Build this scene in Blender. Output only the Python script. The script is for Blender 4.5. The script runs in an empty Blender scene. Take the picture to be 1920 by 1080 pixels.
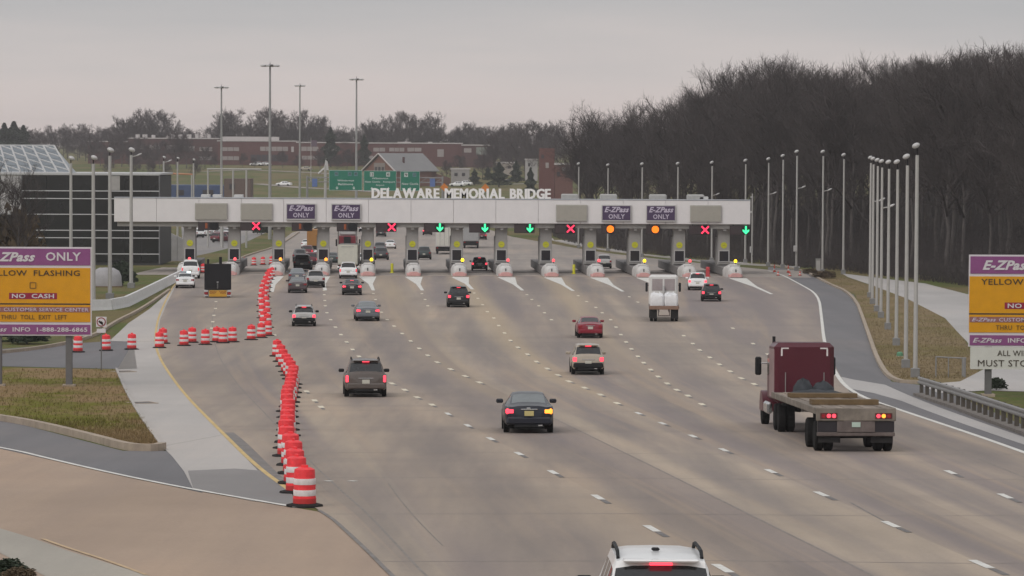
import bpy, bmesh, math, random
from mathutils import Vector, Matrix

# ------------------------------------------------------------------ camera, sky, sun, exposure
HAZE = 0.00016
SC = bpy.context.scene
COL = SC.collection
F, HV, CAMZ = 6600.0, 270.0, 14.3            # focal length in pixels of a 1920 frame, horizon row, eye height over the plaza
PITCH, ROLL = math.atan((540 - HV) / F), math.radians(0.25)
cam_d = bpy.data.cameras.new('camera')
cam = bpy.data.objects.new('camera', cam_d); COL.objects.link(cam)
cam_d.sensor_width = 36.0; cam_d.lens = 36.0 * F / 1920.0
cam_d.clip_start = 1.0; cam_d.clip_end = 9000.0
cam.matrix_world = (Matrix.Translation((0, 0, CAMZ)) @ Matrix.Rotation(math.pi / 2 - PITCH, 4, 'X') @ Matrix.Rotation(ROLL, 4, 'Z'))
SC.camera = cam

SUN_EL, SUN_AZ = math.radians(38), math.radians(215)     # behind the camera, to the left; thick overcast
wd = bpy.data.worlds.new('World'); SC.world = wd; wd.use_nodes = True
nt = wd.node_tree; nt.nodes.clear()
def wn(t, **k):
    n = nt.nodes.new(t)
    for a, b in k.items(): setattr(n, a, b)
    return n
sky = wn('ShaderNodeTexSky', sky_type='NISHITA', sun_disc=False, sun_elevation=SUN_EL, sun_rotation=SUN_AZ, air_density=1.5, dust_density=5.0, ozone_density=1.0)
hs = wn('ShaderNodeHueSaturation'); hs.inputs['Saturation'].default_value = 0.06; hs.inputs['Value'].default_value = 0.13
tc = wn('ShaderNodeTexCoord'); sep = wn('ShaderNodeSeparateXYZ')
mp = wn('ShaderNodeMapping'); mp.inputs['Scale'].default_value = (3, 3, 26)
nz = wn('ShaderNodeTexNoise'); nz.inputs['Scale'].default_value = 2.2; nz.inputs['Detail'].default_value = 5
ad = wn('ShaderNodeMath', operation='MULTIPLY_ADD'); ad.inputs[1].default_value = 0.030; 
rp = wn('ShaderNodeValToRGB'); cr = rp.color_ramp
cr.elements[0].position = 0.0; cr.elements[0].color = (0.770, 0.665, 0.632, 1)
cr.elements[1].position = 1.0; cr.elements[1].color = (0.84, 0.845, 0.86, 1)
for p, c in ((0.010, (0.755, 0.660, 0.628)), (0.022, (0.680, 0.622, 0.602)), (0.034, (0.555, 0.540, 0.540)), (0.050, (0.460, 0.470, 0.482)), (0.12, (0.42, 0.43, 0.445)), (0.45, (0.64, 0.65, 0.665))):
    e = cr.elements.new(p); e.color = (*c, 1)
mx = wn('ShaderNodeMix', data_type='RGBA'); mx.inputs['Factor'].default_value = 0.90
bg = wn('ShaderNodeBackground'); bg.inputs['Strength'].default_value = 1.0
wo = wn('ShaderNodeOutputWorld')
L = nt.links.new
L(sky.outputs[0], hs.inputs['Color']); L(tc.outputs['Generated'], sep.inputs[0]); L(tc.outputs['Generated'], mp.inputs[0]); L(mp.outputs[0], nz.inputs[0])
sb = wn('ShaderNodeMath', operation='SUBTRACT'); sb.inputs[1].default_value = 0.5
L(nz.outputs['Fac'], sb.inputs[0]); L(sb.outputs[0], ad.inputs[0]); L(sep.outputs['Z'], ad.inputs[2]); L(ad.outputs[0], rp.inputs[0])
L(hs.outputs[0], mx.inputs[6]); L(rp.outputs[0], mx.inputs[7]); L(mx.outputs[2], bg.inputs[0]); L(bg.outputs[0], wo.inputs[0])

sun_d = bpy.data.lights.new('sun', 'SUN'); sun_d.energy = 0.9; sun_d.angle = math.radians(40); sun_d.color = (1.0, 0.96, 0.92)
sun = bpy.data.objects.new('sun', sun_d); COL.objects.link(sun)
sdir = Vector((math.sin(SUN_AZ) * math.cos(SUN_EL), math.cos(SUN_AZ) * math.cos(SUN_EL), math.sin(SUN_EL)))
sun.rotation_euler = sdir.to_track_quat('Z', 'Y').to_euler(); sun.location = (-60, -60, 120)
SC.view_settings.view_transform = 'Standard'; SC.view_settings.look = 'None'; SC.view_settings.exposure = 0.0; SC.view_settings.gamma = 1.0
SC.render.engine = 'CYCLES'; SC.cycles.use_denoising = True; SC.cycles.max_bounces = 4; SC.cycles.diffuse_bounces = 2; SC.cycles.glossy_bounces = 2; SC.cycles.volume_bounces = 0; SC.cycles.use_adaptive_sampling = True; SC.cycles.adaptive_threshold = 0.02

# ------------------------------------------------------------------ ground profile and pixel rays
HP = [(-50, 3.8), (0, 5.7), (50, 7.6), (88, 9.05), (127, 10.5), (165, 11.75), (200, 12.5), (242, 13.1), (281, 13.45), (314, 13.75), (350, 14.05),
      (390, 14.3), (470, 15.5), (560, 16.8), (680, 17.2), (800, 17.2), (900, 16.3), (1000, 14.4), (1100, 12.0), (1250, 9.2), (1400, 7.6), (1700, 6.2), (4000, 2.0)]
def lin(tab, t):
    if t <= tab[0][0]: return tab[0][1]
    for (a, b), (c, d) in zip(tab, tab[1:]):
        if t <= c: return b + (d - b) * (t - a) / (c - a)
    return tab[-1][1]
KN = [float(y) for y in range(-40, 480, 4)] + [float(y) for y in range(480, 1500, 20)] + [float(y) for y in range(1500, 3001, 100)]
KZ = []
for y in KN:
    w = 14 if y < 480 else 40
    KZ.append(CAMZ - sum(lin(HP, y + w * k / 4) for k in range(-4, 5)) / 9)
import bisect
def gz(y):
    i = min(max(bisect.bisect_right(KN, y) - 1, 0), len(KN) - 2)
    t = (y - KN[i]) / (KN[i + 1] - KN[i])
    return KZ[i] + (KZ[i + 1] - KZ[i]) * t
def ray(u, v):
    du, dv = u - 960.0, v - 540.0
    a = du * math.cos(ROLL) + dv * math.sin(ROLL); b = -du * math.sin(ROLL) + dv * math.cos(ROLL)
    zc = -b / F
    y = math.cos(PITCH) + math.sin(PITCH) * zc; z = -math.sin(PITCH) + math.cos(PITCH) * zc
    return a / F / y, z / y                     # dx/dy, dz/dy
def at(u, v, d):                                # point seen at pixel (u, v) at forward distance d
    rx, rz = ray(u, v)
    return Vector((rx * d, d, CAMZ + rz * d))
LAY = 0.35                                      # how far the pavement sheets stand off each other
def G(u, v, dz=0.0):                            # where that ray meets the ground
    dz *= LAY
    rx, rz = ray(u, v)
    for i in range(len(KN) - 1):
        if KN[i + 1] <= 20: continue
        a = CAMZ + rz * KN[i] - KZ[i]; b = CAMZ + rz * KN[i + 1] - KZ[i + 1]
        if a >= 0 and b < 0:
            t = a / (a - b); y = KN[i] + (KN[i + 1] - KN[i]) * t
            return Vector((rx * y, y, gz(y) + dz))
    y = 2500.0
    return Vector((rx * y, y, gz(y) + dz))

# ------------------------------------------------------------------ materials
MATS = {}
def mat(name, col, rough=0.65, metal=0.0, var=0.10, scale=2.0, bump=0.0, emit=0.0, ecol=None, spec=0.4, coat=0.0, col2=None, stretch=None):
    if name in MATS: return MATS[name]
    m = bpy.data.materials.new(name); m.use_nodes = True; MATS[name] = m
    t = m.node_tree; b = t.nodes['Principled BSDF']
    b.inputs['Roughness'].default_value = rough; b.inputs['Metallic'].default_value = metal
    b.inputs['Specular IOR Level'].default_value = spec; b.inputs['Coat Weight'].default_value = coat
    co = t.nodes.new('ShaderNodeTexCoord'); mpn = t.nodes.new('ShaderNodeMapping'); t.links.new(co.outputs['Object'], mpn.inputs[0])
    if stretch: mpn.inputs['Scale'].default_value = stretch
    n1 = t.nodes.new('ShaderNodeTexNoise'); n1.inputs['Scale'].default_value = scale; n1.inputs['Detail'].default_value = 6; n1.inputs['Roughness'].default_value = 0.65
    t.links.new(mpn.outputs[0], n1.inputs[0])
    r = t.nodes.new('ShaderNodeValToRGB'); r.color_ramp.elements[0].position = 0.3; r.color_ramp.elements[1].position = 0.7
    c2 = col2 or tuple(min(1, c * (1 + var)) for c in col)
    c1 = col if col2 else tuple(c * (1 - var) for c in col)
    r.color_ramp.elements[0].color = (*c1, 1); r.color_ramp.elements[1].color = (*c2, 1)
    t.links.new(n1.outputs['Fac'], r.inputs[0]); t.links.new(r.outputs[0], b.inputs['Base Color'])
    if bump:
        bp = t.nodes.new('ShaderNodeBump'); bp.inputs['Strength'].default_value = bump; bp.inputs['Distance'].default_value = 0.02
        t.links.new(n1.outputs['Fac'], bp.inputs['Height']); t.links.new(bp.outputs[0], b.inputs['Normal'])
    if emit:
        b.inputs['Emission Color'].default_value = (*(ecol or col), 1); b.inputs['Emission Strength'].default_value = emit; m.cycles.emission_sampling = 'NONE'
    return m
def paint(name, col, rough=0.28, var=0.05): return mat('car paint ' + name, col, rough, 0.0, var, 1.5, coat=0.25, spec=0.4)

# ------------------------------------------------------------------ mesh building
class MB:
    def __init__(s): s.v = []; s.f = []
    def add(s, vs, fs):
        o = len(s.v); s.v += [tuple(p) for p in vs]; s.f += [tuple(i + o for i in f) for f in fs]; return s
    def box(s, x0, x1, y0, y1, z0, z1, bev=0.0, tx=0.0, ty=0.0):
        # tx, ty: how much the top is drawn in on each side
        if bev <= 0:
            vs = [(x0, y0, z0), (x1, y0, z0), (x1, y1, z0), (x0, y1, z0), (x0 + tx, y0 + ty, z1), (x1 - tx, y0 + ty, z1), (x1 - tx, y1 - ty, z1), (x0 + tx, y1 - ty, z1)]
            return s.add(vs, [(3, 2, 1, 0), (4, 5, 6, 7), (0, 1, 5, 4), (1, 2, 6, 5), (2, 3, 7, 6), (3, 0, 4, 7)])
        b = min(bev, (x1 - x0) * .49, (y1 - y0) * .49, (z1 - z0) * .49); pts = []
        for sx in (0, 1):
            for sy in (0, 1):
                for sz in (0, 1):
                    X, Y, Z = (x1 if sx else x0), (y1 if sy else y0), (z1 if sz else z0)
                    if sz: X += -tx if sx else tx; Y += -ty if sy else ty
                    dx, dy, dz = (-b if sx else b), (-b if sy else b), (-b if sz else b)
                    pts += [(X, Y + dy, Z + dz), (X + dx, Y, Z + dz), (X + dx, Y + dy, Z)]
        return s.hull(pts)
    def hull(s, pts):
        bm = bmesh.new()
        for p in pts: bm.verts.new(p)
        bmesh.ops.convex_hull(bm, input=bm.verts)
        bmesh.ops.dissolve_limit(bm, angle_limit=0.02, verts=bm.verts, edges=bm.edges)
        bmesh.ops.recalc_face_normals(bm, faces=bm.faces)
        bm.verts.index_update()
        s.add([v.co[:] for v in bm.verts], [[v.index for v in f.verts] for f in bm.faces]); bm.free(); return s
    def cyl(s, p0, p1, r0, r1=None, n=10, cap=True):
        r1 = r0 if r1 is None else r1
        a, b = Vector(p0), Vector(p1); d = (b - a).normalized()
        q = Vector((1, 0, 0)) if abs(d.x) < 0.9 else Vector((0, 1, 0))
        e1 = d.cross(q).normalized(); e2 = d.cross(e1)
        vs = []
        for c, r in ((a, r0), (b, r1)):
            for k in range(n):
                an = 2 * math.pi * k / n
                vs.append(c + e1 * (r * math.cos(an)) + e2 * (r * math.sin(an)))
        fs = [(k, n + k, n + (k + 1) % n, (k + 1) % n) for k in range(n)]
        if cap: fs += [tuple(range(n)), tuple(range(2 * n - 1, n - 1, -1))]
        return s.add(vs, fs)
    def lathe(s, prof, n=16, c=(0, 0, 0), axis='z'):
        vs, fs = [], []
        for r, z in prof:
            for k in range(n):
                an = 2 * math.pi * k / n
                p = (r * math.cos(an), r * math.sin(an), z)
                if axis == 'x': p = (p[2], p[0], p[1])
                if axis == 'y': p = (p[0], p[2], p[1])
                vs.append((p[0] + c[0], p[1] + c[1], p[2] + c[2]))
        for i in range(len(prof) - 1):
            for k in range(n):
                fs.append((i * n + k, i * n + (k + 1) % n, (i + 1) * n + (k + 1) % n, (i + 1) * n + k))
        fs += [tuple(range(n - 1, -1, -1)), tuple((len(prof) - 1) * n + k for k in range(n))]
        return s.add(vs, fs)
    def prism(s, poly, a, b, axis='y'):
        n = len(poly); vs = []
        for w in (a, b):
            for p, q in poly:
                vs.append({'y': (p, w, q), 'x': (w, p, q), 'z': (p, q, w)}[axis])
        fs = [tuple(range(n)), tuple(range(2 * n - 1, n - 1, -1))] + [(k, k + n, (k + 1) % n + n, (k + 1) % n) for k in range(n)]
        return s.add(vs, fs)
    def quad(s, *p): return s.add(p, [tuple(range(len(p)))])
    def mesh(s, name, smooth=None, fix=True):
        me = bpy.data.meshes.new(name); me.from_pydata(s.v, [], s.f)
        if fix and len(s.f) < 20000:
            bm = bmesh.new(); bm.from_mesh(me); bmesh.ops.recalc_face_normals(bm, faces=bm.faces); bm.to_mesh(me); bm.free()
        if smooth is not None:
            me.polygons.foreach_set('use_smooth', [True] * len(me.polygons)); me.set_sharp_from_angle(angle=math.radians(smooth))
        return me
    def build(s, name, m, parent=None, smooth=None, fix=True):
        me = s.mesh(name, smooth, fix); me.materials.append(m)
        return obj(name, me, parent)
def obj(name, me, parent=None):
    o = bpy.data.objects.new(name, me); COL.objects.link(o)
    if parent: o.parent = parent
    return o
def B(*a, **k): return MB().box(*a, **k)
def tag(o, label=None, cat=None, group=None, kind=None):
    if label: o['label'] = label
    if cat: o['category'] = cat
    if group: o['group'] = group
    if kind: o['kind'] = kind
    return o
def thing(name, label, cat, loc=(0, 0, 0), rz=0.0, group=None):
    o = bpy.data.objects.new(name, None); COL.objects.link(o); o.location = loc; o.rotation_euler = (0, 0, rz); o.empty_display_size = 0.3
    return tag(o, label, cat, group)
def dup(root, loc, rz=0.0, label=None, group=None, scale=None):
    r = root.copy(); COL.objects.link(r); r.location = loc; r.rotation_euler = (0, 0, rz)
    if scale: r.scale = scale
    if label: r['label'] = label
    if group: r['group'] = group
    for ch in root.children:
        c = ch.copy(); COL.objects.link(c); c.parent = r
        for g in ch.children:
            d = g.copy(); COL.objects.link(d); d.parent = c
    return r
def struct(o): o['kind'] = 'structure'; return o
ORD = 'first second third fourth fifth sixth seventh eighth ninth tenth eleventh twelfth thirteenth fourteenth fifteenth sixteenth seventeenth eighteenth nineteenth twentieth twenty-first twenty-second twenty-third twenty-fourth twenty-fifth twenty-sixth twenty-seventh twenty-eighth twenty-ninth thirtieth thirty-first thirty-second thirty-third thirty-fourth thirty-fifth'.split()

def glyph_mesh(s, shear=0.0, bold=0.0, depth=0.02):
    cu = bpy.data.curves.new('lettering', 'FONT'); cu.body = s; cu.size = 1.0; cu.shear = shear; cu.offset = bold; cu.extrude = depth; cu.resolution_u = 2; cu.space_character = 1.06
    o = bpy.data.objects.new('lettering', cu); COL.objects.link(o); bpy.context.view_layer.update()
    me = bpy.data.meshes.new_from_object(o); bpy.data.objects.remove(o); bpy.data.curves.remove(cu)
    return me
def txt(parent, name, s, x0, x1, z0, z1, y, m, shear=0.0, bold=0.02, depth=0.012):
    me = glyph_mesh(s, shear, bold, 0.01)
    xs = [v.co.x for v in me.vertices]; ys = [v.co.y for v in me.vertices]
    ax, bx, ay, by = min(xs), max(xs), min(ys), max(ys)
    for v in me.vertices:
        x, yy, z = v.co
        v.co = (x0 + (x - ax) / (bx - ax) * (x1 - x0), y - (z / 0.01 + 1) * depth * 0.5, z0 + (yy - ay) / (by - ay) * (z1 - z0))
    me.materials.clear(); me.materials.append(m); me.name = name
    return obj(name, me, parent)

# ------------------------------------------------------------------ draped sheets and ribbons
def drape(name, pts, dz, m, kind='structure', parent=None):
    bm = bmesh.new(); f = bm.faces.new([bm.verts.new((p[0], p[1], 0)) for p in pts])
    bmesh.ops.triangulate(bm, faces=[f])
    y0, y1 = min(p[1] for p in pts), max(p[1] for p in pts)
    for y in KN:
        if y0 < y < y1:
            bmesh.ops.bisect_plane(bm, geom=bm.verts[:] + bm.edges[:] + bm.faces[:], dist=1e-5, plane_co=(0, y, 0), plane_no=(0, 1, 0))
    bmesh.ops.triangulate(bm, faces=bm.faces[:])
    for v in bm.verts: v.co.z = gz(v.co.y) + dz * LAY
    bmesh.ops.recalc_face_normals(bm, faces=bm.faces)
    for f in bm.faces:
        if f.normal.z < 0: f.normal_flip()
    me = bpy.data.meshes.new(name); bm.to_mesh(me); bm.free(); me.materials.append(m)
    o = obj(name, me, parent)
    if kind and not parent: o['kind'] = kind
    return o
def px(pts): return [G(*p) for p in pts]
def resample(P, step):
    out = [P[0]]
    for a, b in zip(P, P[1:]):
        n = max(1, int((b - a).length / step))
        for k in range(1, n + 1): out.append(a + (b - a) * (k / n))
    return out
def smooth_line(P, it=2):
    for _ in range(it):
        Q = [P[0]]
        for a, b in zip(P, P[1:]): Q += [a * .75 + b * .25, a * .25 + b * .75]
        P = Q + [P[-1]]
    return P
def ribbon(name, P, w, dz, m, parent=None, step=3.0, h=0.0):
    P = resample([Vector((p[0], p[1], 0)) for p in P], step); vs, fs = [], []
    n = len(P)
    for i, p in enumerate(P):
        d = (P[min(i + 1, n - 1)] - P[max(i - 1, 0)]).normalized(); nn = Vector((-d.y, d.x, 0)) * (w / 2)
        a, b = p + nn, p - nn; za, zb = gz(a.y), gz(b.y)
        if h:
            vs += [(a.x, a.y, za), (a.x, a.y, za + h), (b.x, b.y, zb + h), (b.x, b.y, zb)]
        else: vs += [(a.x, a.y, za + dz * LAY), (b.x, b.y, zb + dz * LAY)]
    k = 4 if h else 2
    for i in range(n - 1):
        for j in range(k - 1): fs.append((i * k + j, i * k + j + 1, (i + 1) * k + j + 1, (i + 1) * k + j))
    if h: fs += [(0, 1, 2, 3), tuple((n - 1) * k + j for j in (3, 2, 1, 0))]
    o = MB().add(vs, fs).build(name, m, parent)
    if not h:
        me = o.data
        if sum(p.normal.z for p in me.polygons) < 0: me.flip_normals()
    return o
# ------------------------------------------------------------------ the ground and what is laid on it
def node_mat(name):
    m = bpy.data.materials.new(name); m.use_nodes = True; t = m.node_tree
    return m, t, t.nodes['Principled BSDF']
def N(t, typ, **k):
    n = t.nodes.new(typ)
    for a, b in k.items():
        if a.startswith('i_'): n.inputs[int(a[2:]) if a[2:].isdigit() else a[2:]].default_value = b
        else: setattr(n, a, b)
    return n
def noise(t, src, scale, detail=5, rough=0.6, st=(1, 1, 1), rot=0.0):
    mpn = N(t, 'ShaderNodeMapping'); mpn.inputs['Scale'].default_value = st; mpn.inputs['Rotation'].default_value = (0, 0, rot)
    t.links.new(src, mpn.inputs[0])
    n = N(t, 'ShaderNodeTexNoise'); n.inputs['Scale'].default_value = scale; n.inputs['Detail'].default_value = detail; n.inputs['Roughness'].default_value = rough
    t.links.new(mpn.outputs[0], n.inputs[0]); return n.outputs['Fac']
def ramp(t, src, *els):
    r = N(t, 'ShaderNodeValToRGB'); c = r.color_ramp
    while len(c.elements) < len(els): c.elements.new(0.5)
    for e, (p, col) in zip(c.elements, els): e.position = p; e.color = (*col, 1) if len(col) == 3 else col
    t.links.new(src, r.inputs[0]); return r.outputs[0]
def mixc(t, fac, a, b, mode='MIX'):
    m = N(t, 'ShaderNodeMix', data_type='RGBA', blend_type=mode)
    if isinstance(fac, (int, float)): m.inputs[0].default_value = fac
    else: t.links.new(fac, m.inputs[0])
    for i, s in ((6, a), (7, b)):
        if isinstance(s, tuple): m.inputs[i].default_value = (*s, 1)
        else: t.links.new(s, m.inputs[i])
    return m.outputs[2]

def road_material(name, base, dark, lanes=True, rough=0.8):
    m, t, b = node_mat(name); co = N(t, 'ShaderNodeTexCoord'); ob = co.outputs['Object']
    patch = noise(t, ob, 0.045, 5, 0.6, (1, .55, 1), .05)
    c = ramp(t, patch, (0.33, tuple(x * .80 for x in base)), (0.50, base), (0.68, tuple(x * y for x, y in zip(base, (1.14, 1.08, 1.02)))))
    streak = noise(t, ob, 0.55, 4, 0.6, (1, .03, 1), .045)
    c = mixc(t, ramp(t, streak, (0.42, (0, 0, 0)), (0.68, (.55, .55, .55))), c, dark)
    cross = noise(t, ob, 0.18, 3, 0.5, (.06, 1, 1))
    c = mixc(t, ramp(t, cross, (0.52, (0, 0, 0)), (0.74, (.32, .32, .32))), c, dark)
    if lanes:
        uv = co.outputs['UV']; sp = N(t, 'ShaderNodeSeparateXYZ'); t.links.new(uv, sp.inputs[0])
        w = N(t, 'ShaderNodeMath', operation='MULTIPLY', i_1=2 * math.pi); t.links.new(sp.outputs[0], w.inputs[0])
        cs = N(t, 'ShaderNodeMath', operation='COSINE'); t.links.new(w.outputs[0], cs.inputs[0])
        hf = N(t, 'ShaderNodeMath', operation='MULTIPLY_ADD', i_1=-0.5, i_2=0.5); t.links.new(cs.outputs[0], hf.inputs[0])
        fd = N(t, 'ShaderNodeMapRange', i_1=1.2, i_2=3.7, i_3=0.0, i_4=0.95); t.links.new(sp.outputs[1], fd.inputs[0])
        br = noise(t, uv, 1.0, 4, 0.6, (1.1, 2.2, 1))
        k = N(t, 'ShaderNodeMath', operation='MULTIPLY'); t.links.new(hf.outputs[0], k.inputs[0]); t.links.new(fd.outputs[0], k.inputs[1])
        k2 = N(t, 'ShaderNodeMath', operation='MULTIPLY'); t.links.new(k.outputs[0], k2.inputs[0]); t.links.new(ramp(t, br, (.3, (.35, .35, .35)), (.62, (1, 1, 1))), k2.inputs[1])
        c = mixc(t, k2.outputs[0], c, dark)
        uv2 = N(t, 'ShaderNodeUVMap', uv_map='near_lanes'); s2 = N(t, 'ShaderNodeSeparateXYZ'); t.links.new(uv2.outputs[0], s2.inputs[0])
        w2 = N(t, 'ShaderNodeMath', operation='MULTIPLY', i_1=2 * math.pi); t.links.new(s2.outputs[0], w2.inputs[0])
        cs2 = N(t, 'ShaderNodeMath', operation='COSINE'); t.links.new(w2.outputs[0], cs2.inputs[0])
        hf2 = N(t, 'ShaderNodeMath', operation='MULTIPLY_ADD', i_1=-0.5, i_2=0.5); t.links.new(cs2.outputs[0], hf2.inputs[0])
        fd2 = N(t, 'ShaderNodeMapRange', i_1=2.0, i_2=3.2, i_3=0.80, i_4=0.0); t.links.new(sp.outputs[1], fd2.inputs[0])
        k3 = N(t, 'ShaderNodeMath', operation='MULTIPLY'); t.links.new(ramp(t, hf2.outputs[0], (.25, (0, 0, 0)), (.85, (1, 1, 1))), k3.inputs[0]); t.links.new(fd2.outputs[0], k3.inputs[1])
        bn = noise(t, ob, 0.35, 5, 0.65, (1, .09, 1), .045)
        k4 = N(t, 'ShaderNodeMath', operation='MULTIPLY'); t.links.new(k3.outputs[0], k4.inputs[0]); t.links.new(ramp(t, bn, (.32, (.10, .10, .10)), (.62, (.85, .85, .85))), k4.inputs[1])
        c = mixc(t, k4.outputs[0], c, dark)
        tn = N(t, 'ShaderNodeMath', operation='DIVIDE', i_1=13.0); t.links.new(sp.outputs[0], tn.inputs[0])
        rr = N(t, 'ShaderNodeValToRGB'); rr.color_ramp.interpolation = 'CONSTANT'
        for k_, (p_, c_) in enumerate([(0, (1.04, 1.03, 1.0)), (2.0, (.99, .97, .95)), (3.0, (.90, .885, .885)), (4.5, (1.10, 1.09, 1.06)), (6.0, (.96, .95, .95)), (8.0, (1.06, 1.05, 1.04)), (10.0, (.94, .935, .945))]):
            e_ = rr.color_ramp.elements[k_] if k_ < 2 else rr.color_ramp.elements.new(p_ / 13)
            e_.position = p_ / 13; e_.color = (*[x * .5 for x in c_], 1)
        t.links.new(tn.outputs[0], rr.inputs[0])
        tl = N(t, 'ShaderNodeValToRGB'); st_ = [(0, 0)]
        for c0 in (4.35, 6.0, 8.05): st_ += [(c0 - .42, 0), (c0 - .08, .75), (c0 + .08, .75), (c0 + .42, 0)]
        for k_, (p_, v_) in enumerate(st_):
            e_ = tl.color_ramp.elements[k_] if k_ < 2 else tl.color_ramp.elements.new(p_ / 13)
            e_.position = p_ / 13; e_.color = (v_, v_, v_, 1)
        t.links.new(tn.outputs[0], tl.inputs[0]); tf = N(t, 'ShaderNodeMapRange', i_1=1.3, i_2=1.8, i_3=0.0, i_4=1.0); t.links.new(sp.outputs[1], tf.inputs[0])
        tk_ = N(t, 'ShaderNodeMath', operation='MULTIPLY'); t.links.new(tl.outputs[0], tk_.inputs[0]); t.links.new(tf.outputs[0], tk_.inputs[1])
        c = mixc(t, tk_.outputs[0], c, (base[0] * 1.02, base[1] * .98, base[2] * .86))
        sc2 = mixc(t, 1.0, c, rr.outputs[0], 'MULTIPLY'); db = N(t, 'ShaderNodeVectorMath', operation='SCALE'); db.inputs[3].default_value = 2.0; t.links.new(sc2, db.inputs[0])
        nearf = N(t, 'ShaderNodeMapRange', i_1=1.3, i_2=2.4, i_3=1.0, i_4=0.25); t.links.new(sp.outputs[1], nearf.inputs[0])
        c = mixc(t, nearf.outputs[0], c, db.outputs[0])
        lo = noise(t, uv, 1.0, 3, 0.55, (0.8, .5, 1))
        c = mixc(t, ramp(t, lo, (.47, (0, 0, 0)), (.62, (.55, .55, .55))), c, tuple(x * y for x, y in zip(dark, (1.08, 1.05, 1.12))))
        wm = noise(t, uv, 1.0, 4, 0.6, (1.7, .9, 1)); c = mixc(t, ramp(t, wm, (.54, (0, 0, 0)), (.70, (.45, .45, .45))), c, (base[0] * 1.12, base[1] * 1.02, base[2] * .90))
    grain = noise(t, ob, 9.0, 6, 0.75)
    c = mixc(t, 0.35, c, ramp(t, grain, (0.35, (.42, .42, .42)), (0.65, (.58, .58, .58))), 'OVERLAY')
    t.links.new(c, b.inputs['Base Color']); b.inputs['Roughness'].default_value = rough; b.inputs['Specular IOR Level'].default_value = 0.25
    bp = N(t, 'ShaderNodeBump', i_0=0.25, i_1=0.02); t.links.new(grain, bp.inputs['Height']); t.links.new(bp.outputs[0], b.inputs['Normal'])
    return m
def grass_material(name, green, tan, brown, sc=0.06):
    m, t, b = node_mat(name); ob = N(t, 'ShaderNodeTexCoord').outputs['Object']
    n1 = noise(t, ob, sc, 6, 0.65, (1, .6, 1)); n2 = noise(t, ob, sc * 9, 6, 0.7); n3 = noise(t, ob, 6.0, 5, 0.8)
    c = mixc(t, ramp(t, n1, (.43, (0, 0, 0)), (.55, (1, 1, 1))), green, tan)
    c = mixc(t, ramp(t, n2, (.46, (0, 0, 0)), (.66, (.8, .8, .8))), c, brown)
    c = mixc(t, 0.75, c, ramp(t, n3, (.3, (.25, .25, .25)), (.7, (.75, .75, .75))), 'OVERLAY')
    t.links.new(c, b.inputs['Base Color']); b.inputs['Roughness'].default_value = 0.95; b.inputs['Specular IOR Level'].default_value = 0.1
    bp = N(t, 'ShaderNodeBump', i_0=0.7, i_1=0.08); t.links.new(n3, bp.inputs['Height']); t.links.new(bp.outputs[0], b.inputs['Normal'])
    return m
M_ROAD = road_material('worn concrete road', (0.392, 0.320, 0.258), (0.198, 0.172, 0.164))
M_TAN = road_material('tan concrete', (0.405, 0.300, 0.225), (0.305, 0.230, 0.185), False)
M_FAR = road_material('far concrete road', (0.36, 0.31, 0.275), (0.24, 0.215, 0.205), False)
M_ASPH = road_material('grey asphalt', (0.18, 0.172, 0.178), (0.14, 0.135, 0.142), False)
M_ASPH2 = road_material('old asphalt', (0.27, 0.252, 0.245), (0.22, 0.208, 0.205), False)
M_PATH = road_material('pale concrete path', (0.47, 0.435, 0.41), (0.40, 0.375, 0.36), False)
M_WALK = road_material('pale footway', (0.45, 0.425, 0.41), (0.39, 0.365, 0.355), False)
M_GRASS = grass_material('winter grass', (0.095, 0.122, 0.032), (0.170, 0.142, 0.062), (0.145, 0.105, 0.062))
M_BROWN = grass_material('dry verge', (0.185, 0.150, 0.062), (0.235, 0.175, 0.095), (0.155, 0.110, 0.070), 0.10)
M_LITTER = grass_material('leaf litter', (0.075, 0.058, 0.044), (0.085, 0.062, 0.046), (0.06, 0.048, 0.04), 0.05)
M_WHITE = mat('white road paint', (0.66, 0.64, 0.60), 0.7, var=0.16, scale=2.5)
M_YEL = mat('yellow road paint', (0.56, 0.40, 0.17), 0.7, var=0.18, scale=1.2)
M_TAR = mat('black contrast paint', (0.165, 0.152, 0.148), 0.85, var=0.25)
M_SEAM = mat('tar seam', (0.20, 0.18, 0.17), 0.85, var=0.25)
M_KERB = mat('kerb concrete', (0.36, 0.29, 0.225), 0.85, var=0.2, scale=1.5, bump=0.2)

def forest_edge(y): return lin([(150, 112), (250, 72), (322, 51), (380, 41), (445, 33), (483, 25), (535, 18), (612, 9.5), (700, 5), (800, 20)], y)
def hill(x, y):
    o = x - forest_edge(y) - 3
    if o <= 0 or y < 120: return 0.0
    k = 1.0 if y < 660 else max(0.0, 1 - (y - 660) / 120)
    return min(9.0, o * 0.13) * k
XS = [-1500, -800, -400, -200] + list(range(-120, 200, 6)) + [240, 320, 500, 900, 1500]
gv, gf = [], []
for y in KN:
    for x in XS: gv.append((x, y, gz(y) + hill(x, y)))
nx = len(XS)
for j in range(len(KN) - 1):
    for i in range(nx - 1): gf.append((j * nx + i, j * nx + i + 1, (j + 1) * nx + i + 1, (j + 1) * nx + i))
ground = struct(MB().add(gv, gf).build('ground', M_GRASS, smooth=60))

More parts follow.
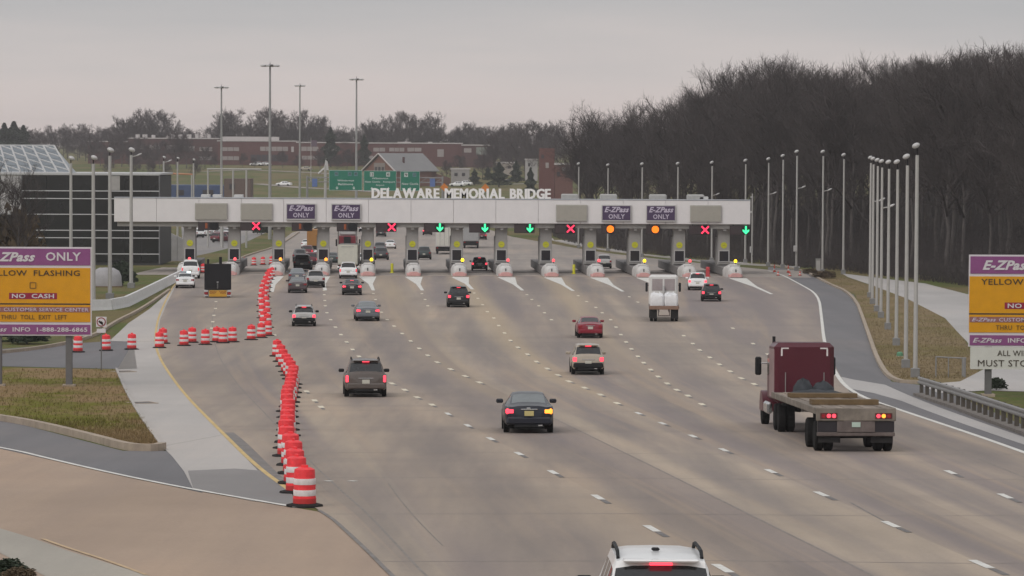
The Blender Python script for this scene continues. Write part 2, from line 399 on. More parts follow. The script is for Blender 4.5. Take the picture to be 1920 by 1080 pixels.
A_L = [(608, 520), (607.5, 545), (609, 564), (613, 587), (629, 614), (650, 642), (674, 669), (700, 697), (735, 720), (782, 746), (840, 777), (877, 799), (920, 824), (973, 852), (1037, 887), (1121, 934), (1222, 993), (1355, 1068), (1560, 1180), (1900, 1370)]
C_L = [(868, 520), (889, 550), (914, 585), (935, 611), (957, 639), (989, 665), (1026, 692), (1067, 716), (1126, 741), (1197, 776), (1299, 819), (1445, 885), (1540, 928), (1670, 985), (1840, 1060), (2100, 1180), (2520, 1370)]
D_L = [(1210, 520), (1246, 580), (1282, 630), (1299, 645), (1331, 671), (1369, 697), (1414, 721), (1560, 787), (1782, 887), (1885, 932), (2150, 1050), (2450, 1180), (2900, 1370)]
LE_L = [(345, 519), (325, 535), (310, 565), (295, 600), (290, 640), (298, 670), (320, 705), (360, 755), (420, 815), (480, 875), (545, 925), (610, 965), (733, 1080), (860, 1180), (1080, 1370)]
K_L = [(525, 520), (505, 560), (500, 600), (512, 640), (530, 680), (560, 722), (603, 764), (670, 840), (735, 915), (770, 965), (860, 1080), (960, 1180), (1200, 1370)]
R_L = [(1450, 510), (1535, 553), (1545, 640), (1592, 735), (1680, 767), (1809, 810), (1920, 849), (2300, 990), (2650, 1120), (3100, 1280), (3400, 1370)]
def curve_x(L):
    P = sorted(((p.y, p.x) for p in px(L))); return P
CUR = [(0, curve_x(LE_L)), (2, curve_x(K_L)), (3, curve_x(A_L)), (6, curve_x(C_L)), (10, curve_x(D_L)), (12.5, curve_x(R_L))]
def lane_x(c, y):
    tab = [(k, lin(t, y)) for k, t in CUR]
    return lin(tab, c)
ys = [y for y in KN if 36 <= y <= 376] + [379.0]
cols = [k * 0.25 for k in range(0, 51)]
rv, rf, ruv = [], [], []
for y in ys:
    for c in cols:
        rv.append((lane_x(c, y), y, gz(y) + 0.06 * LAY)); ruv.append((c, y / 100.0))
nc = len(cols)
for j in range(len(ys) - 1):
    for i in range(nc - 1): rf.append((j * nc + i, j * nc + i + 1, (j + 1) * nc + i + 1, (j + 1) * nc + i))
me = bpy.data.meshes.new('road'); me.from_pydata(rv, [], rf); uvl = me.uv_layers.new(name='UVMap')
for lp in me.loops: uvl.data[lp.index].uv = ruv[lp.vertex_index]
uv2 = me.uv_layers.new(name='near_lanes'); NL = [(0, 0), (2, 1), (3, 2), (4.5, 3), (6, 4), (8, 5), (10, 6), (12.5, 7)]
for lp in me.loops: uv2.data[lp.index].uv = (lin(NL, ruv[lp.vertex_index][0]), ruv[lp.vertex_index][1])
me.materials.append(M_ROAD); road = struct(obj('road', me))

pl, pr = at(300, 500, 376).x, at(1500, 500, 376).x
plaza = drape('plaza_pavement', [(-41, 378), (32.2, 378), (33.5, 412), (-41, 412)], 0.05, M_FAR)
far_road = drape('far_road', [(-38, 411), (30.5, 411)] + [tuple(G(u, v)[:2]) for u, v in ((1200, 482), (1040, 458), (960, 444), (900, 425))] + [(-14, 840), (-34, 840)] + [tuple(G(u, v)[:2]) for u, v in ((548, 436), (512, 462), (450, 486))], 0.04, M_FAR)
drape('left_parking_lot', [tuple(G(u, v)[:2]) for u, v in ((345, 485), (440, 462), (470, 450), (520, 425), (340, 425))], 0.03, M_ASPH2)
# right shoulder, verge, footway
drape('shoulder', px([(1440, 500), (1500, 507), (1546, 530), (1601, 553), (1626, 620), (1646, 680), (1672, 716), (1725, 722), (1800, 745), (1925, 800), (2400, 980), (2400, 1040), (1920, 856), (1600, 745), (1535, 700), (1520, 600), (1500, 545), (1440, 515)]), 0.03, M_ASPH)
drape('verge', px([(1500, 505), (1546, 528), (1603, 551), (1628, 620), (1648, 680), (1674, 714), (1722, 716), (1830, 722), (1835, 690), (1822, 660), (1795, 615), (1740, 575), (1650, 540), (1560, 515)]), 0.05, M_BROWN)
drape('footway', px([(1578, 513), (1650, 522), (1735, 532), (1830, 556), (1960, 590), (2150, 650), (2150, 760), (1925, 735), (1850, 733), (1760, 738), (1725, 722), (1800, 716), (1850, 690), (1812, 640), (1772, 597), (1700, 560), (1640, 537), (1590, 520)]), 0.07, M_WALK)
drape('footway', px([(1030, 446), (1110, 458), (1210, 472), (1330, 487), (1500, 500), (1500, 503), (1330, 491), (1200, 477), (1100, 463), (1030, 450)]), 0.08, M_WALK)
drape('gutter_strip', px([(1545, 700), (1600, 712), (1660, 722), (1700, 740), (1790, 775), (1925, 822), (2300, 960), (2300, 975), (1925, 836), (1780, 786), (1690, 752), (1640, 738), (1560, 722)]), 0.045, M_WALK)
# left: ramp, path, island
drape('exit_ramp', px([(-600, 780), (-200, 800), (0, 838), (120, 868), (240, 895), (350, 917), (470, 938), (555, 953), (625, 965), (760, 1080), (900, 1180), (1100, 1370), (-900, 1370), (-900, 900)]), 0.03, M_TAN)
drape('driveway', px([(-300, 660), (0, 655), (130, 645), (205, 640), (262, 640), (262, 692), (215, 692), (0, 687), (-300, 690)]), 0.035, M_ASPH)
drape('ramp_shoulder', px([(-600, 730), (-200, 755), (0, 786), (100, 812), (230, 846), (316, 846), (350, 880), (380, 925), (0, 842), (-600, 782)]), 0.042, M_ASPH)
drape('path', px([(348, 517), (318, 547), (280, 580), (240, 607), (205, 640), (250, 641), (295, 640), (300, 600), (315, 565), (330, 536)]), 0.065, M_PATH)
drape('path', px([(250, 641.2), (257, 692), (220, 693), (245, 750), (275, 800), (304, 838), (424, 815), (365, 757), (324, 706), (302, 672), (295, 640.2)]), 0.065, M_PATH)
drape('path', px([(304.3, 838.2), (322, 856), (345, 885), (362, 918), (470, 940), (557, 951), (545, 922), (482, 873), (424.3, 815.2)]), 0.065, M_PATH)
drape('asphalt_patch', px([(352, 884), (440, 880), (490, 884), (545, 926), (560, 950), (470, 938), (362, 916)]), 0.075, M_ASPH2)
island = drape('grass_island', px([(-400, 690), (0, 690), (217, 694), (240, 745), (270, 795), (300, 838), (285, 843), (235, 840), (170, 822), (80, 800), (0, 786), (-400, 730)]), 0.11, M_BROWN)
island.data.materials.clear(); island.data.materials.append(grass_material('island grass', (0.145, 0.150, 0.018), (0.27, 0.185, 0.095), (0.19, 0.118, 0.062), 0.20))
drape('ramp_edge_strip', px([(-500, 860), (0, 992), (60, 1010), (130, 1035), (270, 1078), (420, 1130), (900, 1330), (900, 1370), (560, 1370), (85, 1082), (0, 1038), (-500, 900)]), 0.05, road_material('dull edge concrete', (0.40, 0.365, 0.315), (0.32, 0.29, 0.25), False))

def kerb(name, P, w=0.2, h=0.17, m=None): return struct(ribbon(name, smooth_line(px(P), 2), w, 0, m or M_KERB, None, 1.5, h))
kerb('kerb', [(-400, 730), (0, 788), (80, 803), (180, 828), (240, 845), (290, 847), (304, 843)], 0.28, 0.24)
kerb('kerb', [(303, 840), (302, 836), (270, 792), (240, 742), (218, 693)], 0.12, 0.10, M_PATH)
kerb('kerb', [(1440, 497), (1500, 506), (1546, 530), (1601, 553), (1626, 620), (1646, 680), (1672, 717), (1724, 720)], 0.24, 0.17)
kerb('kerb', [(-60, 668), (40, 660), (130, 646), (185, 628), (215, 606), (262, 584), (318, 545)], 0.22, 0.2)
kerb('kerb', [(1040, 452), (1110, 466), (1210, 479), (1330, 493), (1440, 499)], 0.3, 0.2, M_PATH)
kerb('kerb', [(440, 490), (470, 477), (520, 462), (545, 447), (560, 436)], 0.3, 0.2)

# painted markings: parts of the road
def line(name, P, w, m=M_WHITE, dz=0.085, par=None): return ribbon(name, smooth_line(px(P), 2), w, dz, m, par or road)
line('edge_line', [(1440, 508), (1462, 514), (1500, 533), (1535, 553), (1541, 600), (1545, 640), (1560, 690), (1592, 735), (1680, 767), (1809, 810), (1920, 849), (2300, 990)], 0.22)
line('yellow_edge_line', [(345, 519), (325, 535), (310, 565), (295, 600), (290, 640), (298, 670), (320, 705), (360, 755), (420, 815), (480, 875), (543, 921)], 0.15, M_YEL)
line('ramp_edge_line', [(-400, 770), (0, 838), (120, 868), (240, 895), (350, 917), (470, 938), (556, 953)], 0.17)
line('pale_yellow_line', [(80, 1012), (130, 1030), (200, 1052), (275, 1080)], 0.10, mat('faded yellow paint', (0.50, 0.36, 0.22), 0.8, var=.2), 0.07)
line('shoulder_seam', [(425, 812), (450, 832), (500, 885), (545, 925)], 0.5, M_SEAM, 0.07)
line('pavement_joint', [(598, 958), (625, 975), (650, 998), (690, 1035), (735, 1082), (860, 1190)], 0.10, M_SEAM, 0.072)
line('pavement_joint', [(728, 908), (755, 945), (790, 985), (830, 1025)], 0.03, mat('faint seam', (.23, .20, .18), .85, var=.2), 0.072)
line('pavement_joint', [(1595, 944), (1660, 980)], 0.05, M_SEAM, 0.072)
line('pavement_joint', [(330, 700), (440, 698), (560, 700)], 0.06, M_ASPH2, 0.072)
line('pavement_joint', [(360, 747), (440, 742), (530, 742)], 0.06, M_ASPH2, 0.072)
line('pavement_joint', [(400, 802), (460, 800), (520, 798)], 0.06, M_ASPH2, 0.072)
M_WHITE2 = mat('worn yellowed road paint', (0.70, 0.63, 0.50), 0.75, var=0.22, scale=2.5)
M_FAINT = mat('faint seam', (.23, .20, .18), .85, var=.2)
for c_, ye in ((1.0, 300), (4.52, 150), (11.2, 220)): ribbon('longitudinal_joint', [Vector((lane_x(c_, y), y, 0)) for y in range(44, ye, 6)], 0.06, 0.068, M_FAINT, road)
for k_, y in enumerate((70, 84, 99, 113, 129, 146, 163, 182, 203, 226)): ribbon('transverse_joint', [Vector((lane_x(0.02, y), y, 0)), Vector((lane_x(3, y), y + .6, 0)), Vector((lane_x(6, y), y + .2, 0)), Vector((lane_x(12.4, y), y + .9, 0))], 0.09, 0.066, M_FAINT, road)
def dashes(P, ln=2.0, w=0.19, black=690):
    W = px(P)
    for i, p in enumerate(W):
        q = W[i + 1] if i + 1 < len(W) else p + (p - W[i - 1])
        d = Vector((q.x - p.x, q.y - p.y, 0)).normalized()
        if d.y > 0: d = -d
        ribbon('lane_dash', [p - d * (ln / 2), p + d * (ln / 2)], w if P[i][1] > 770 else w * 1.25, 0.085, M_WHITE if P[i][1] > 770 else M_WHITE2, road, 1.5)
        if P[i][1] > black - 60: ribbon('contrast_dash', [p + d * (ln / 2 + 0.15), p + d * (ln * 1.30)], w * .8, 0.082, M_TAR if P[i][1] > 780 else M_SEAM, road, 1.5)
dashes([(607.5, 545), (608, 553), (609, 564), (610, 574), (613, 587), (620, 600), (629, 614), (639, 628), (650, 642), (661, 656), (673, 669), (735, 720), (759, 732), (782, 746), (810, 760), (840, 777), (877, 799), (920, 824), (973, 852), (1037, 887), (1121, 934), (1222, 993), (1355, 1068)])
dashes([(700, 551), (704, 562), (707, 574), (715, 586), (726, 600), (739, 612), (754, 626), (770, 640), (786, 654), (802, 667), (820, 680), (845, 693), (872, 706), (899, 718)])
dashes([(791, 551), (797, 562), (802, 574)])
dashes([(889, 550), (896, 560), (905, 572), (914, 585), (926, 597), (935, 611), (946, 625), (957, 639), (971, 652), (989, 665), (1006, 679), (1026, 692), (1046, 704), (1067, 716), (1096, 728), (1126, 741), (1157, 757), (1197, 776), (1242, 795), (1299, 819), (1357, 845), (1445, 885), (1540, 928), (1670, 985), (1840, 1060)])
dashes([(988, 553), (997, 562), (1010, 574), (1021, 587), (1034, 600)])
dashes([(1084, 555), (1100, 566), (1117, 577), (1129, 587), (1145, 600), (1155, 614), (1164, 628), (1174, 642), (1184, 655), (1196, 669), (1207, 681), (1220, 694), (1234, 707), (1251, 720), (1269, 732), (1290, 743), (1316, 759)])
dashes([(1180, 557), (1196, 567)])
dashes([(1282, 630), (1299, 645), (1312, 657), (1331, 671), (1349, 684), (1369, 697), (1390, 710), (1414, 721), (1782, 887), (1885, 932)])
dashes([(405, 566), (404, 579), (401, 592), (399, 604), (397, 616)])
dashes([(515, 629), (575, 735), (590, 752), (602, 764)])
dashes([(1374, 616), (1412, 645), (1440, 665)])
ribbon('lane_dash', [G(655, 903), G(668, 904)], 0.2, 0.085, M_WHITE, road); ribbon('lane_dash', [G(612, 903), G(620, 904)], 0.2, 0.085, M_WHITE, road)
# gore triangles in front of the toll islands
NOSE = [(356 + 83.35 * i, None) for i in range(13)]
def island_x(i): return (356 + 83.35 * i - 960) / 16.92
for i, tip in ((2, (510, 548)), (3, (610, 545)), (4, (700, 545)), (5, (792, 545)), (6, (886, 543)), (7, (980, 545)), (8, (1075, 546)), (9, (1168, 547)), (10, (1255, 548)), (12, (1447, 552))):
    X = island_x(i) + 0.6; T = G(*tip); a, b = Vector((X - .95, 374.5, 0)), Vector((X + .95, 374.5, 0)); mid = Vector((X, 374.5, 0)).lerp(Vector((T.x, T.y, 0)), .55)
    side = Vector((0.22, 0, 0))
    g = drape('gore_marking', [a, b, mid + side, Vector((T.x, T.y, 0)) + side * .7, Vector((T.x, T.y, 0)) - side * .7, mid - side], 0.085, M_WHITE, None, road)
# ------------------------------------------------------------------ toll plaza
S0 = F / 390.0
M_FASCIA = mat('fascia panel white', (0.75, 0.715, 0.71), 0.55, var=0.04, scale=0.8)
M_GREYC = mat('plaza grey', (0.38, 0.36, 0.345), 0.7, var=0.10, scale=1.0)
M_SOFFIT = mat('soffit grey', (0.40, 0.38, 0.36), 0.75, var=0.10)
M_DARK = mat('black plastic', (0.012, 0.011, 0.013), 0.6, var=0.1, spec=.2)
M_WIN = mat('booth window glass', (0.012, 0.011, 0.016), 0.2, var=0.1)
M_FRAME = mat('pale metal frame', (0.50, 0.48, 0.47), 0.5, var=0.06)
M_BEIGE = mat('beige blank sign', (0.36, 0.335, 0.29), 0.6, var=0.05)
M_PURPLE = mat('purple sign face', (0.062, 0.034, 0.088), 0.5, var=0.08)
M_LETTER = mat('pale lettering', (0.86, 0.84, 0.83), 0.5, var=0.04)
M_NOSE = mat('white painted nose', (0.58, 0.555, 0.535), 0.7, var=0.20, scale=1.6)
M_PINK = mat('faded red stripe', (0.66, 0.36, 0.34), 0.6, var=0.15, scale=3)
M_BLOCK = mat('dark stained concrete', (0.20, 0.185, 0.18), 0.85, var=0.2, scale=1.2)
M_YDISC = mat('yellow lane disc', (0.62, 0.60, 0.02), 0.5, var=0.08)
def zc(v): return CAMZ - (v - HV) / S0
Z0, Z1 = 5.55, 8.15
YF = 388.0
XL, XR = -43.9, 26.25
gate = thing('toll_canopy', 'long white toll plaza canopy spanning all the lanes above the booths', 'canopy', (0, YF, 0))
npan = 15
for k in range(npan):
    a, b = XL + (XR - XL) * k / npan, XL + (XR - XL) * (k + 1) / npan
    B(a + .012, b - .012, 0, 0.35, Z0, Z1, bev=0.03).build('fascia_panel', M_FASCIA, gate)
B(XL + .05, XR - .05, .3, 12.0, Z1 - .35, Z1 - .06).build('roof', mat('canopy roof', (0.42, 0.43, 0.44), 0.7), gate)
B(XL, XR, -.05, .42, Z1 + .004, Z1 + .14, bev=.03).build('coping', mat('coping grey blue', (0.40, 0.41, 0.44), .5), gate)
B(XL + .05, XR - .05, 11.8, 12.1, Z0, Z1 - .1).build('rear_fascia', M_FASCIA, gate)
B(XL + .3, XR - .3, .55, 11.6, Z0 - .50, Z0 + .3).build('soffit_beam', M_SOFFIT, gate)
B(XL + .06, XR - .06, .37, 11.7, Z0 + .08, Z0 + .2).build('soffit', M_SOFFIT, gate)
for k, u in enumerate((1068, 1141, 1234, 1305)):
    x = (u - 960) / S0
    B(x - .95, x + .95, 3, 5.2, Z1, Z1 + .62, bev=.12).build('rooftop_unit', mat('rooftop unit grey', (.38, .37, .36), .6), gate)
for k, u in enumerate((383, 405, 445, 1320)):
    x = (u - 960) / S0
    B(x - .5, x + .5, 3, 4.2, Z1, Z1 + .4, bev=.06).build('rooftop_box', mat('rooftop box pale', (.55, .54, .53), .6), gate)

# the name on the roof edge, one letter at a time
sign = thing('canopy_lettering', 'big white capital letters DELAWARE MEMORIAL BRIDGE standing on the canopy roof', 'sign', (0, YF + .1, Z1 + .15))
xx, lay = 0.0, []
for ch in 'DELAWARE MEMORIAL BRIDGE':
    if ch == ' ': xx += .42; continue
    me_ = glyph_mesh(ch, 0, .022, .05); xs_ = [v.co.x for v in me_.vertices]; w_ = max(xs_) - min(xs_)
    lay.append((ch, me_, xx, min(xs_), w_)); xx += w_ + .085
tot, xa, xb, hh = xx - .085, (698 - 960) / S0, (1031 - 960) / S0, 1.10
for ch, me_, x_, mn, w_ in lay:
    ymx = max(v.co.y for v in me_.vertices); k = (xb - xa) / tot
    for v in me_.vertices: v.co = (xa + (x_ + v.co.x - mn) * k, -v.co.z * 2.2, v.co.y / 0.72 * hh)
    bm = bmesh.new(); bm.from_mesh(me_)
    for q_ in (-1, 1):
        for v in bmesh.ops.duplicate(bm, geom=[f for f in bm.faces if q_ < 0 or f.index >= 0][:len(me_.polygons)])['geom']:
            if isinstance(v, bmesh.types.BMVert): v.co.x += q_ * .045; v.co.y += .006 + .004 * q_
    bm.to_mesh(me_); bm.free()
    me_.materials.clear(); me_.materials.append(M_LETTER); me_.name = 'letter'
    obj('letter', me_, sign)
B(xa - .2, xb + .2, .02, .1, -.09, -.02).build('mounting_rail', M_SOFFIT, sign)

def panel_sign(u0, u1, ez, label):
    a, b = (u0 - 960) / S0, (u1 - 960) / S0; c = (a + b) / 2; w = (b - a) / 2
    t = thing('lane_sign', label, 'sign', (c, YF - .03, zc(398)), 0, 'lane signs on the canopy face')
    B(-w - .1, w + .1, -.25, .02, -.92, .92, bev=.03).build('cabinet', M_FRAME if ez else mat('beige cabinet', (.42, .40, .36), .6), t)
    if ez:
        B(-w, w, -.275, -.24, -.76, .80).build('face', M_PURPLE, t)
        txt(t, 'lettering', 'E-ZPass', -w * .86, w * .90, .10, .70, -.28, mat('lilac lettering', (.56, .50, .60), .5), .35, .03)
        txt(t, 'lettering', 'ONLY', -w * .56, w * .60, -.62, -.10, -.28, mat('lilac lettering', (.56, .50, .60), .5), 0, .02)
    else: B(-w, w, -.275, -.24, -.80, .80).build('face', M_BEIGE, t)
panel_sign(370, 427, 0, 'blank beige lane sign farthest left on the canopy, nearest the glass building')
panel_sign(455, 511, 0, 'blank beige lane sign second from the left end of the canopy')
panel_sign(540, 592, 1, 'purple ONLY lane sign third from the left end of the canopy')
panel_sign(624, 676, 1, 'purple ONLY lane sign just left of the big roof lettering')
panel_sign(1043, 1098, 0, 'blank beige lane sign just right of the big roof lettering')
panel_sign(1128, 1180, 1, 'purple ONLY lane sign left of the canopy\'s right-hand pair')
panel_sign(1211, 1263, 1, 'purple ONLY lane sign second from the right end of the canopy')
panel_sign(1293, 1348, 0, 'blank beige lane sign nearest the right end of the canopy')

E_RED = mat('lit red signal', (.9, .04, .10), .5, emit=1.5, ecol=(1, .03, .09)); E_GRN = mat('lit green signal', (.05, .9, .35), .5, emit=1.2, ecol=(.05, 1, .35)); E_ORG = mat('lit amber signal', (.7, .14, .01), .5, emit=1.3, ecol=(1, .20, .004))
M_STEEL = mat('dark steel post', (.15, .145, .145), .6, .2)
M_HOUS = mat('signal housing', (.045, .03, .032), .5)
def signal(u, kind, label, v=426):
    x = (u - 960) / S0
    t = thing('lane_signal', label, 'signal', (x, YF + .12, zc(v)), 0, 'lane signals under the canopy')
    wl = 1.75 if kind != 'o' else 1.0
    B(-wl, .52, 0, .35, -.52, .46, bev=.04).build('housing', M_HOUS, t)
    B(-wl + .3, -wl + .42, .16, .28, .44, .62).build('hanger', M_STEEL, t); B(.1, .22, .16, .28, .44, .62).build('hanger', M_STEEL, t)
    MB().lathe([(.5, -.02), (.5, .0)], 20, (0, -.01, 0), 'y').build('lens', M_DARK, t)
    m = MB()
    if kind == 'x':
        for a in (math.pi / 4, -math.pi / 4):
            c, s_ = math.cos(a), math.sin(a); m.add([(c * p - s_ * q, y, s_ * p + c * q) for y in (-.05, -.03 - .004 * (a > 0)) for p, q in ((-.56, -.085), (.56, -.085), (.56, .085), (-.56, .085))], [(0, 1, 2, 3), (7, 6, 5, 4), (0, 4, 5, 1), (1, 5, 6, 2), (2, 6, 7, 3), (3, 7, 4, 0)])
        m.build('red_cross', E_RED, t)
    elif kind == 'a':
        m.prism([(-.1, .46), (.1, .46), (.1, -.05), (.36, .10), (.36, -.10), (0, -.46), (-.36, -.10), (-.36, .10), (-.1, -.05)], -.05, -.03); m.build('green_arrow', E_GRN, t)
    elif kind == 'o': m.lathe([(.40, -.05), (.40, -.03)], 24, (0, 0, 0), 'y'); m.build('amber_disc', E_ORG, t)
    else: m.box(-.95, -.70, -.05, -.03, -.3, .3).build('dim_segment', mat('dim amber', (.35, .08, .02), .5), t)
LNS = {'x': 'red cross', 'a': 'green down arrow', 'o': 'round amber light', 'd': 'unlit dark lane signal'}
for u, k, l in ((482, 'x', 'red cross signal over the lanes closed off by drums'), (578, 'd', 'unlit dark lane signal below the third lane sign'), (662, 'd', 'unlit dark lane signal above the red truck'),
                (735, 'x', 'red cross signal left of the green arrows'), (825, 'a', 'green down arrow signal, leftmost of the four'), (909, 'a', 'green down arrow signal above the black car in the booth'),
                (993, 'a', 'green down arrow signal, third from the left'), (1069, 'x', 'red cross signal right of three green arrows'), (1143, 'o', 'round amber signal, left of the two'),
                (1227, 'o', 'round amber signal, right of the two'), (1320, 'x', 'red cross signal nearest the right end of the canopy'), (1396, 'a', 'green down arrow signal at the far right end of the canopy'),
                (403, 'd', 'unlit dark lane signal over the leftmost lane')): signal(u, k, l, 427 + (u - 960) * .0044)

# islands: proto with all parts, then copies
def loft(rings, m=None):
    m = m or MB(); n = len(rings[0]); vs = [p for r in rings for p in r]; fs = []
    for i in range(len(rings) - 1):
        for k in range(n): fs.append((i * n + k, i * n + (k + 1) % n, (i + 1) * n + (k + 1) % n, (i + 1) * n + k))
    fs += [tuple(range(n)), tuple(len(vs) - n + k for k in range(n - 1, -1, -1))]
    return m.add(vs, fs)
def nose_ring(y, w, h, z0=.0):
    return [(-w, y, z0), (-w * 1.02, y, z0 + (h - z0) * .55), (-w * .82, y, z0 + (h - z0) * .86), (-w * .45, y, h), (w * .45, y, h), (w * .82, y, z0 + (h - z0) * .86), (w * 1.02, y, z0 + (h - z0) * .55), (w, y, z0)]
LAMP = {'y': mat('lit yellow lamp', (1, .75, .02), .4, emit=3.0, ecol=(1, .62, .01)), 'o': mat('lit orange lamp', (1, .35, .05), .4, emit=1.8, ecol=(1, .30, .03)), 'r': mat('lit red lamp', (.95, .12, .14), .4, emit=1.0, ecol=(1, .10, .12))}
def make_island():
    t = thing('toll_booth', 'x', 'toll booth', (0, 376.5, 0), 0, 'toll booths on their islands')
    loft([nose_ring(0, .56, .80), nose_ring(.12, .68, .95), nose_ring(1.4, .78, 1.28), nose_ring(3.4, .82, 1.36), nose_ring(6.0, .83, 1.12)]).build('crash_nose', M_NOSE, t, smooth=40)
    loft([nose_ring(-.05, .55, .50, .08), nose_ring(.05, .66, .54, .08), nose_ring(.5, .76, .56, .08)]).build('hazard_stripe', M_PINK, t, smooth=40)
    B(-.07, .05, -.02, 0.5, .62, .92).build('lane_mark', mat('black mark', (.06, .06, .06), .7), t)
    B(-.55, .55, 1.1, 1.16, 1.16, 1.32).build('nose_plate', M_FRAME, t)
    B(-.80, .80, 6.0, 32, 0, .9, bev=.06).build('island_base', M_BLOCK, t)
    B(-.74, .62, 13.4, 15.6, .9, 4.0, bev=.03).build('booth_body', M_GREYC, t)
    B(-.66, .66, 13.0, 14.4, 1.0, 5.15, bev=.04).build('column', M_GREYC, t)
    fr = MB().box(-.60, .60, 12.88, 12.99, 1.27, 1.35); fr.box(-.60, .60, 12.88, 12.99, 2.48, 2.58); fr.box(-.60, -.50, 12.88, 12.99, 1.35, 2.48); fr.box(.50, .60, 12.88, 12.99, 1.35, 2.48)
    w = fr.build('window_frame', M_FRAME, t)
    B(-.5, .5, 12.93, 12.985, 1.35, 2.48).build('window', M_WIN, w)
    MB().lathe([(.35, -.03), (.35, .02)], 20, (.0, 12.97, 3.12), 'y').build('lane_disc', M_YDISC, t)
    B(-.16, .16, 12.90, 12.938, 3.08, 3.14).build('disc_mark', mat('dim disc mark', (.42, .40, .05), .6), t)
    B(-.75, .75, 12.6, 14.6, 4.85, 5.16, bev=.05).build('bracket', M_SOFFIT, t)
    B(-.16, .20, 12.3, 12.6, 4.72, 4.98, bev=.03).build('camera_box', M_FRAME, t)
    MB().cyl((.40, 4.4, 1.2), (.40, 4.4, 1.52), .05).build('lamp_post', M_DARK, t)
    MB().lathe([(.10, 0), (.16, .04), (.17, .2), (.12, .3), (.03, .34)], 12, (.40, 4.4, 1.50)).build('warning_lamp', LAMP['y'], t)
    return t
proto = make_island()
lamps = ['r', 'r', 'o', 'o', 'y', None, 'y', 'r', 'r', 'r', 'y', 'r', 'y']
LB = ['leftmost toll booth, beside the white cars', 'toll booth second from the left, behind the black board truck', 'toll booth at the head of the drum row', 'toll booth between the dark pickup and the white truck',
      'toll booth with bright yellow lamp right of the white truck', 'toll booth with no lamp on its white nose', 'toll booth with bright yellow lamp beside the black car', 'toll booth just right of the black car in the lane',
      'toll booth below the end of the big roof lettering', 'toll booth left of the silver van beyond the plaza', 'toll booth behind the white flatbed truck', 'toll booth second from the right, red lamp on its nose', 'rightmost toll booth with yellow lamp']
for i in range(13):
    loc = (island_x(i) + .55, 376.5, gz(380) + .015)
    if i == 0: t = proto; t.location = loc; t.rotation_euler = (0, 0, math.radians(2.35))
    else: t = dup(proto, loc, math.radians(2.35))
    t['label'] = LB[i]
    for ch in list(t.children):
        if ch.name.startswith('warning_lamp') or ch.name.startswith('lamp_post'):
            if lamps[i] is None: bpy.data.objects.remove(ch); continue
            if ch.name.startswith('warning_lamp'):
                ch.data = ch.data.copy(); ch.data.materials[0] = LAMP[lamps[i]]
# steel drain plate across the lanes
ribbon('drain_plate', [Vector((island_x(0) - 1, 384, 0)), Vector((island_x(12) + 1.5, 384, 0))], 0.8, 0.075, M_BLOCK, plaza, 3.0)

# lane posts
def post(u, v, hgt, m, label, name='lane_post', r=.16):
    p = G(u, v, .06); t = thing(name, label, 'post', p)
    MB().lathe([(r, 0), (r, hgt * .93), (r * .7, hgt)], 12).build('shaft', m, t, smooth=40); MB().lathe([(r * 1.6, 0), (r * 1.5, .06)], 12).build('foot', m, t)
M_YPOST = mat('yellow post', (.62, .58, .02), .5)
post(735, 512, 1.05, M_YPOST, 'yellow post in the closed lane right of the white truck')
post(1076, 514, 1.05, M_YPOST, 'yellow post in the closed lane right of the roof lettering')
post(1327, 519, 1.05, mat('red post', (.55, .06, .07), .5), 'red post beside the rightmost toll booth', r=.22)

